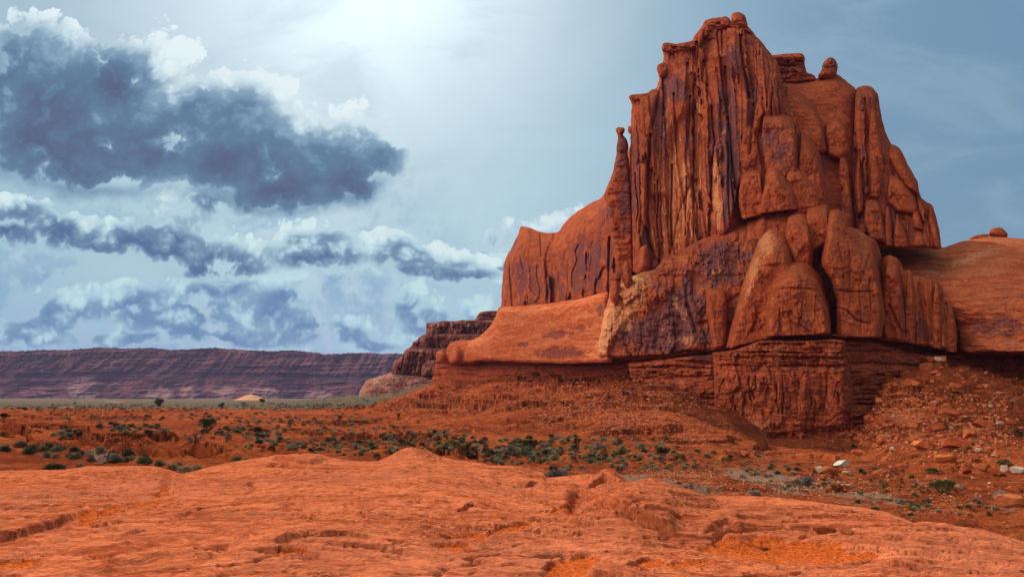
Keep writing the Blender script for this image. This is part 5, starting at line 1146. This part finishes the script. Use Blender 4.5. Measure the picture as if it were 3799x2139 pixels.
    GR = 'sagebrush clumps on the desert floor'
    catw = dict(sage='sagebrush', olive='shrub', dry='dry shrub', grass='grass tuft'); nm = dict(sage='sagebrush', olive='green_shrub', dry='dry_shrub', grass='grass_tuft')
    for px, py, w, h, kd, lab in named:
        x, y, z = ground_hit(px, py); o = link(nm[kd], kinds[kd][rng.randint(len(kinds[kd]))], None, (x, y, z)); W = w*y/FPX; o.scale = (W, W, h*y/FPX*1.9); o.rotation_euler[2] = rng.rand()*6
        tag(o, lab, catw[kd])
    zones = [(110,1668,130,14,20,24,38,'in the band below the left ledge'), (270,1690,80,16,8,22,34,'on the left red flat'), (400,1700,110,20,14,24,40,'round the bleached bare shrub'), (480,1705,80,12,8,22,34,'under the dark ledge'),
      (430,1588,80,16,18,14,24,'on the left red slope'), (540,1600,90,22,26,14,24,'left of the dead twisted tree'), (820,1608,110,22,24,14,24,'right of the upright juniper'), (960,1640,120,30,22,14,24,'above the left slickrock rim'), (240,1615,50,18,10,18,30,'near the left ledge'),
      (900,1560,260,30,110,7,14,'on the upper red slope'), (1200,1600,320,60,240,6,17,'on the open middle slope'), (1300,1660,280,34,110,11,24,'behind the orange rock hump'), (1600,1640,200,40,110,10,20,'left of the scrub belt'),
      (1850,1680,230,48,120,12,28,'in the scrub belt behind the slickrock'), (2100,1670,230,56,120,10,26,'in the middle of the scrub belt'), (2400,1690,240,60,110,9,22,'at the right of the scrub belt'), (2680,1720,240,50,90,7,18,'left of the prow foot'), (1500,1520,300,40,130,5,9,'on the far slope'),
      (2300,1540,350,90,130,5,10,'on the slope under the banded wall'), (1100,1510,300,14,150,5,10,'along the far plain'), (400,1515,420,14,200,5,11,'on the grey plain'), (450,1550,450,16,70,8,14,'at the edge of the grey plain'), (2930,1770,200,50,40,10,20,'below the prow'), (3250,1790,250,60,60,10,20,'on the red flat below the talus'),
      (3450,1880,300,40,40,12,24,'on the pale rubble band'), (3550,1640,230,110,40,8,18,'on the right talus'), (3700,1480,120,60,20,6,12,'high on the right slope'), (2100,1740,60,14,14,14,22,'beside the rim thicket'), (2250,1700,140,24,30,12,20,'below the scrub belt')]
    allb = []
    for cx, cy, rx, ry, n, s0, s1, place in zones:
        for k in range(n):
            a = rng.rand()*6.28; r = rng.rand()**.6; px = cx + rx*r*math.cos(a); py = cy + ry*r*math.sin(a)
            if not (-30 < px < 3840): continue
            w = s0 + (s1-s0)*rng.rand()**1.4; kd = ('sage',)*6 + ('olive',)*3 + ('dry',)*2 + ('grass',)
            allb.append((w, px, py, kd[rng.randint(12)], place))
    allb.sort(key=lambda t: -t[0])
    V = []; Q = []; off = 0; lp = [np.array([v.co[:] for v in m.vertices]) for m in lowp]; lq = [np.array([p.vertices[:] for p in m.polygons]) for m in lowp]; cc = []
    n1 = dict(sage=0, olive=0, dry=0, grass=0)
    for i, (w, px, py, kd, place) in enumerate(allb):
        x, y, z = ground_hit(px, py); W = w*y/FPX*1.3
        if i < 420 and n1[kd] < 240:
            n1[kd] += 1
            o = link(nm[kd], kinds[kd][rng.randint(len(kinds[kd]))], None, (x, y, z - W*.03)); o.scale = (W, W, W*rng.uniform(.85, 1.25)); o.rotation_euler[2] = rng.rand()*6.28
            word = 'large' if w > 26 else 'mid sized' if w > 18 else 'small'
            tag(o, '%s %s %s' % (word, dict(sage='grey green sagebrush', olive='olive green shrub', dry='greyish dry twiggy shrub', grass='yellow grass tuft')[kd], place), catw[kd], dict(sage=GR, olive='olive green shrubs', dry='dry twiggy shrubs', grass='yellow grass tufts')[kd])
        else:
            k = rng.randint(3); a = rng.rand()*6.28; c = lp[k]*[W*1.1, W*1.1, W*rng.uniform(.8, 1.2)]; ca, sa = math.cos(a), math.sin(a)
            V.append(np.stack([c[:, 0]*ca - c[:, 1]*sa + x, c[:, 0]*sa + c[:, 1]*ca + y, c[:, 2] + z], 1)); Q.append(lq[k] + off); off += len(c); cc += [rng.rand()]*len(c)
    m, N, b = new_mat('scrub_leaf'); t = attr(N, 'tone')
    N.l(N.mix(N.ss(t, .1, .9), (0.085,0.074,0.036,1), (0.33,0.285,0.165,1)), b.inputs['Base Color'])
    o = link('scrub', make_mesh('scrub', np.concatenate(V), np.concatenate(Q), m, False, dict(tone=np.array(cc))))
    tag(o, 'countless small grey green scrub tufts dotting the desert floor', 'scrub', None, 'stuff')
build_plants()
# ------------------------------------------------------------------ the air: one box of even haze round camera and scene
def build_haze():
    x, y0, y1, z0, z1 = 2800, -60, 3500, -18, 175
    co = [(sx*x, yy, zz) for sx in (-1, 1) for yy in (y0, y1) for zz in (z0, z1)]
    q = [(0,1,3,2),(4,6,7,5),(0,4,5,1),(2,3,7,6),(0,2,6,4),(1,5,7,3)]
    m = bpy.data.materials.new('haze'); m.use_nodes = True; m.node_tree.nodes.clear(); N = NT(m.node_tree)
    v = N.n('ShaderNodeVolumePrincipled'); v.inputs['Color'].default_value = (0.55, 0.55, 0.95, 1); v.inputs['Density'].default_value = HAZE
    v.inputs['Anisotropy'].default_value = 0.2
    o = N.n('ShaderNodeOutputMaterial'); N.l(v.outputs[0], o.inputs['Volume'])
    tag(link('haze', make_mesh('haze', co, q, m, False)), 'thin blue haze in the distance', 'haze', None, 'stuff')
HAZE = 0.000035
build_haze()
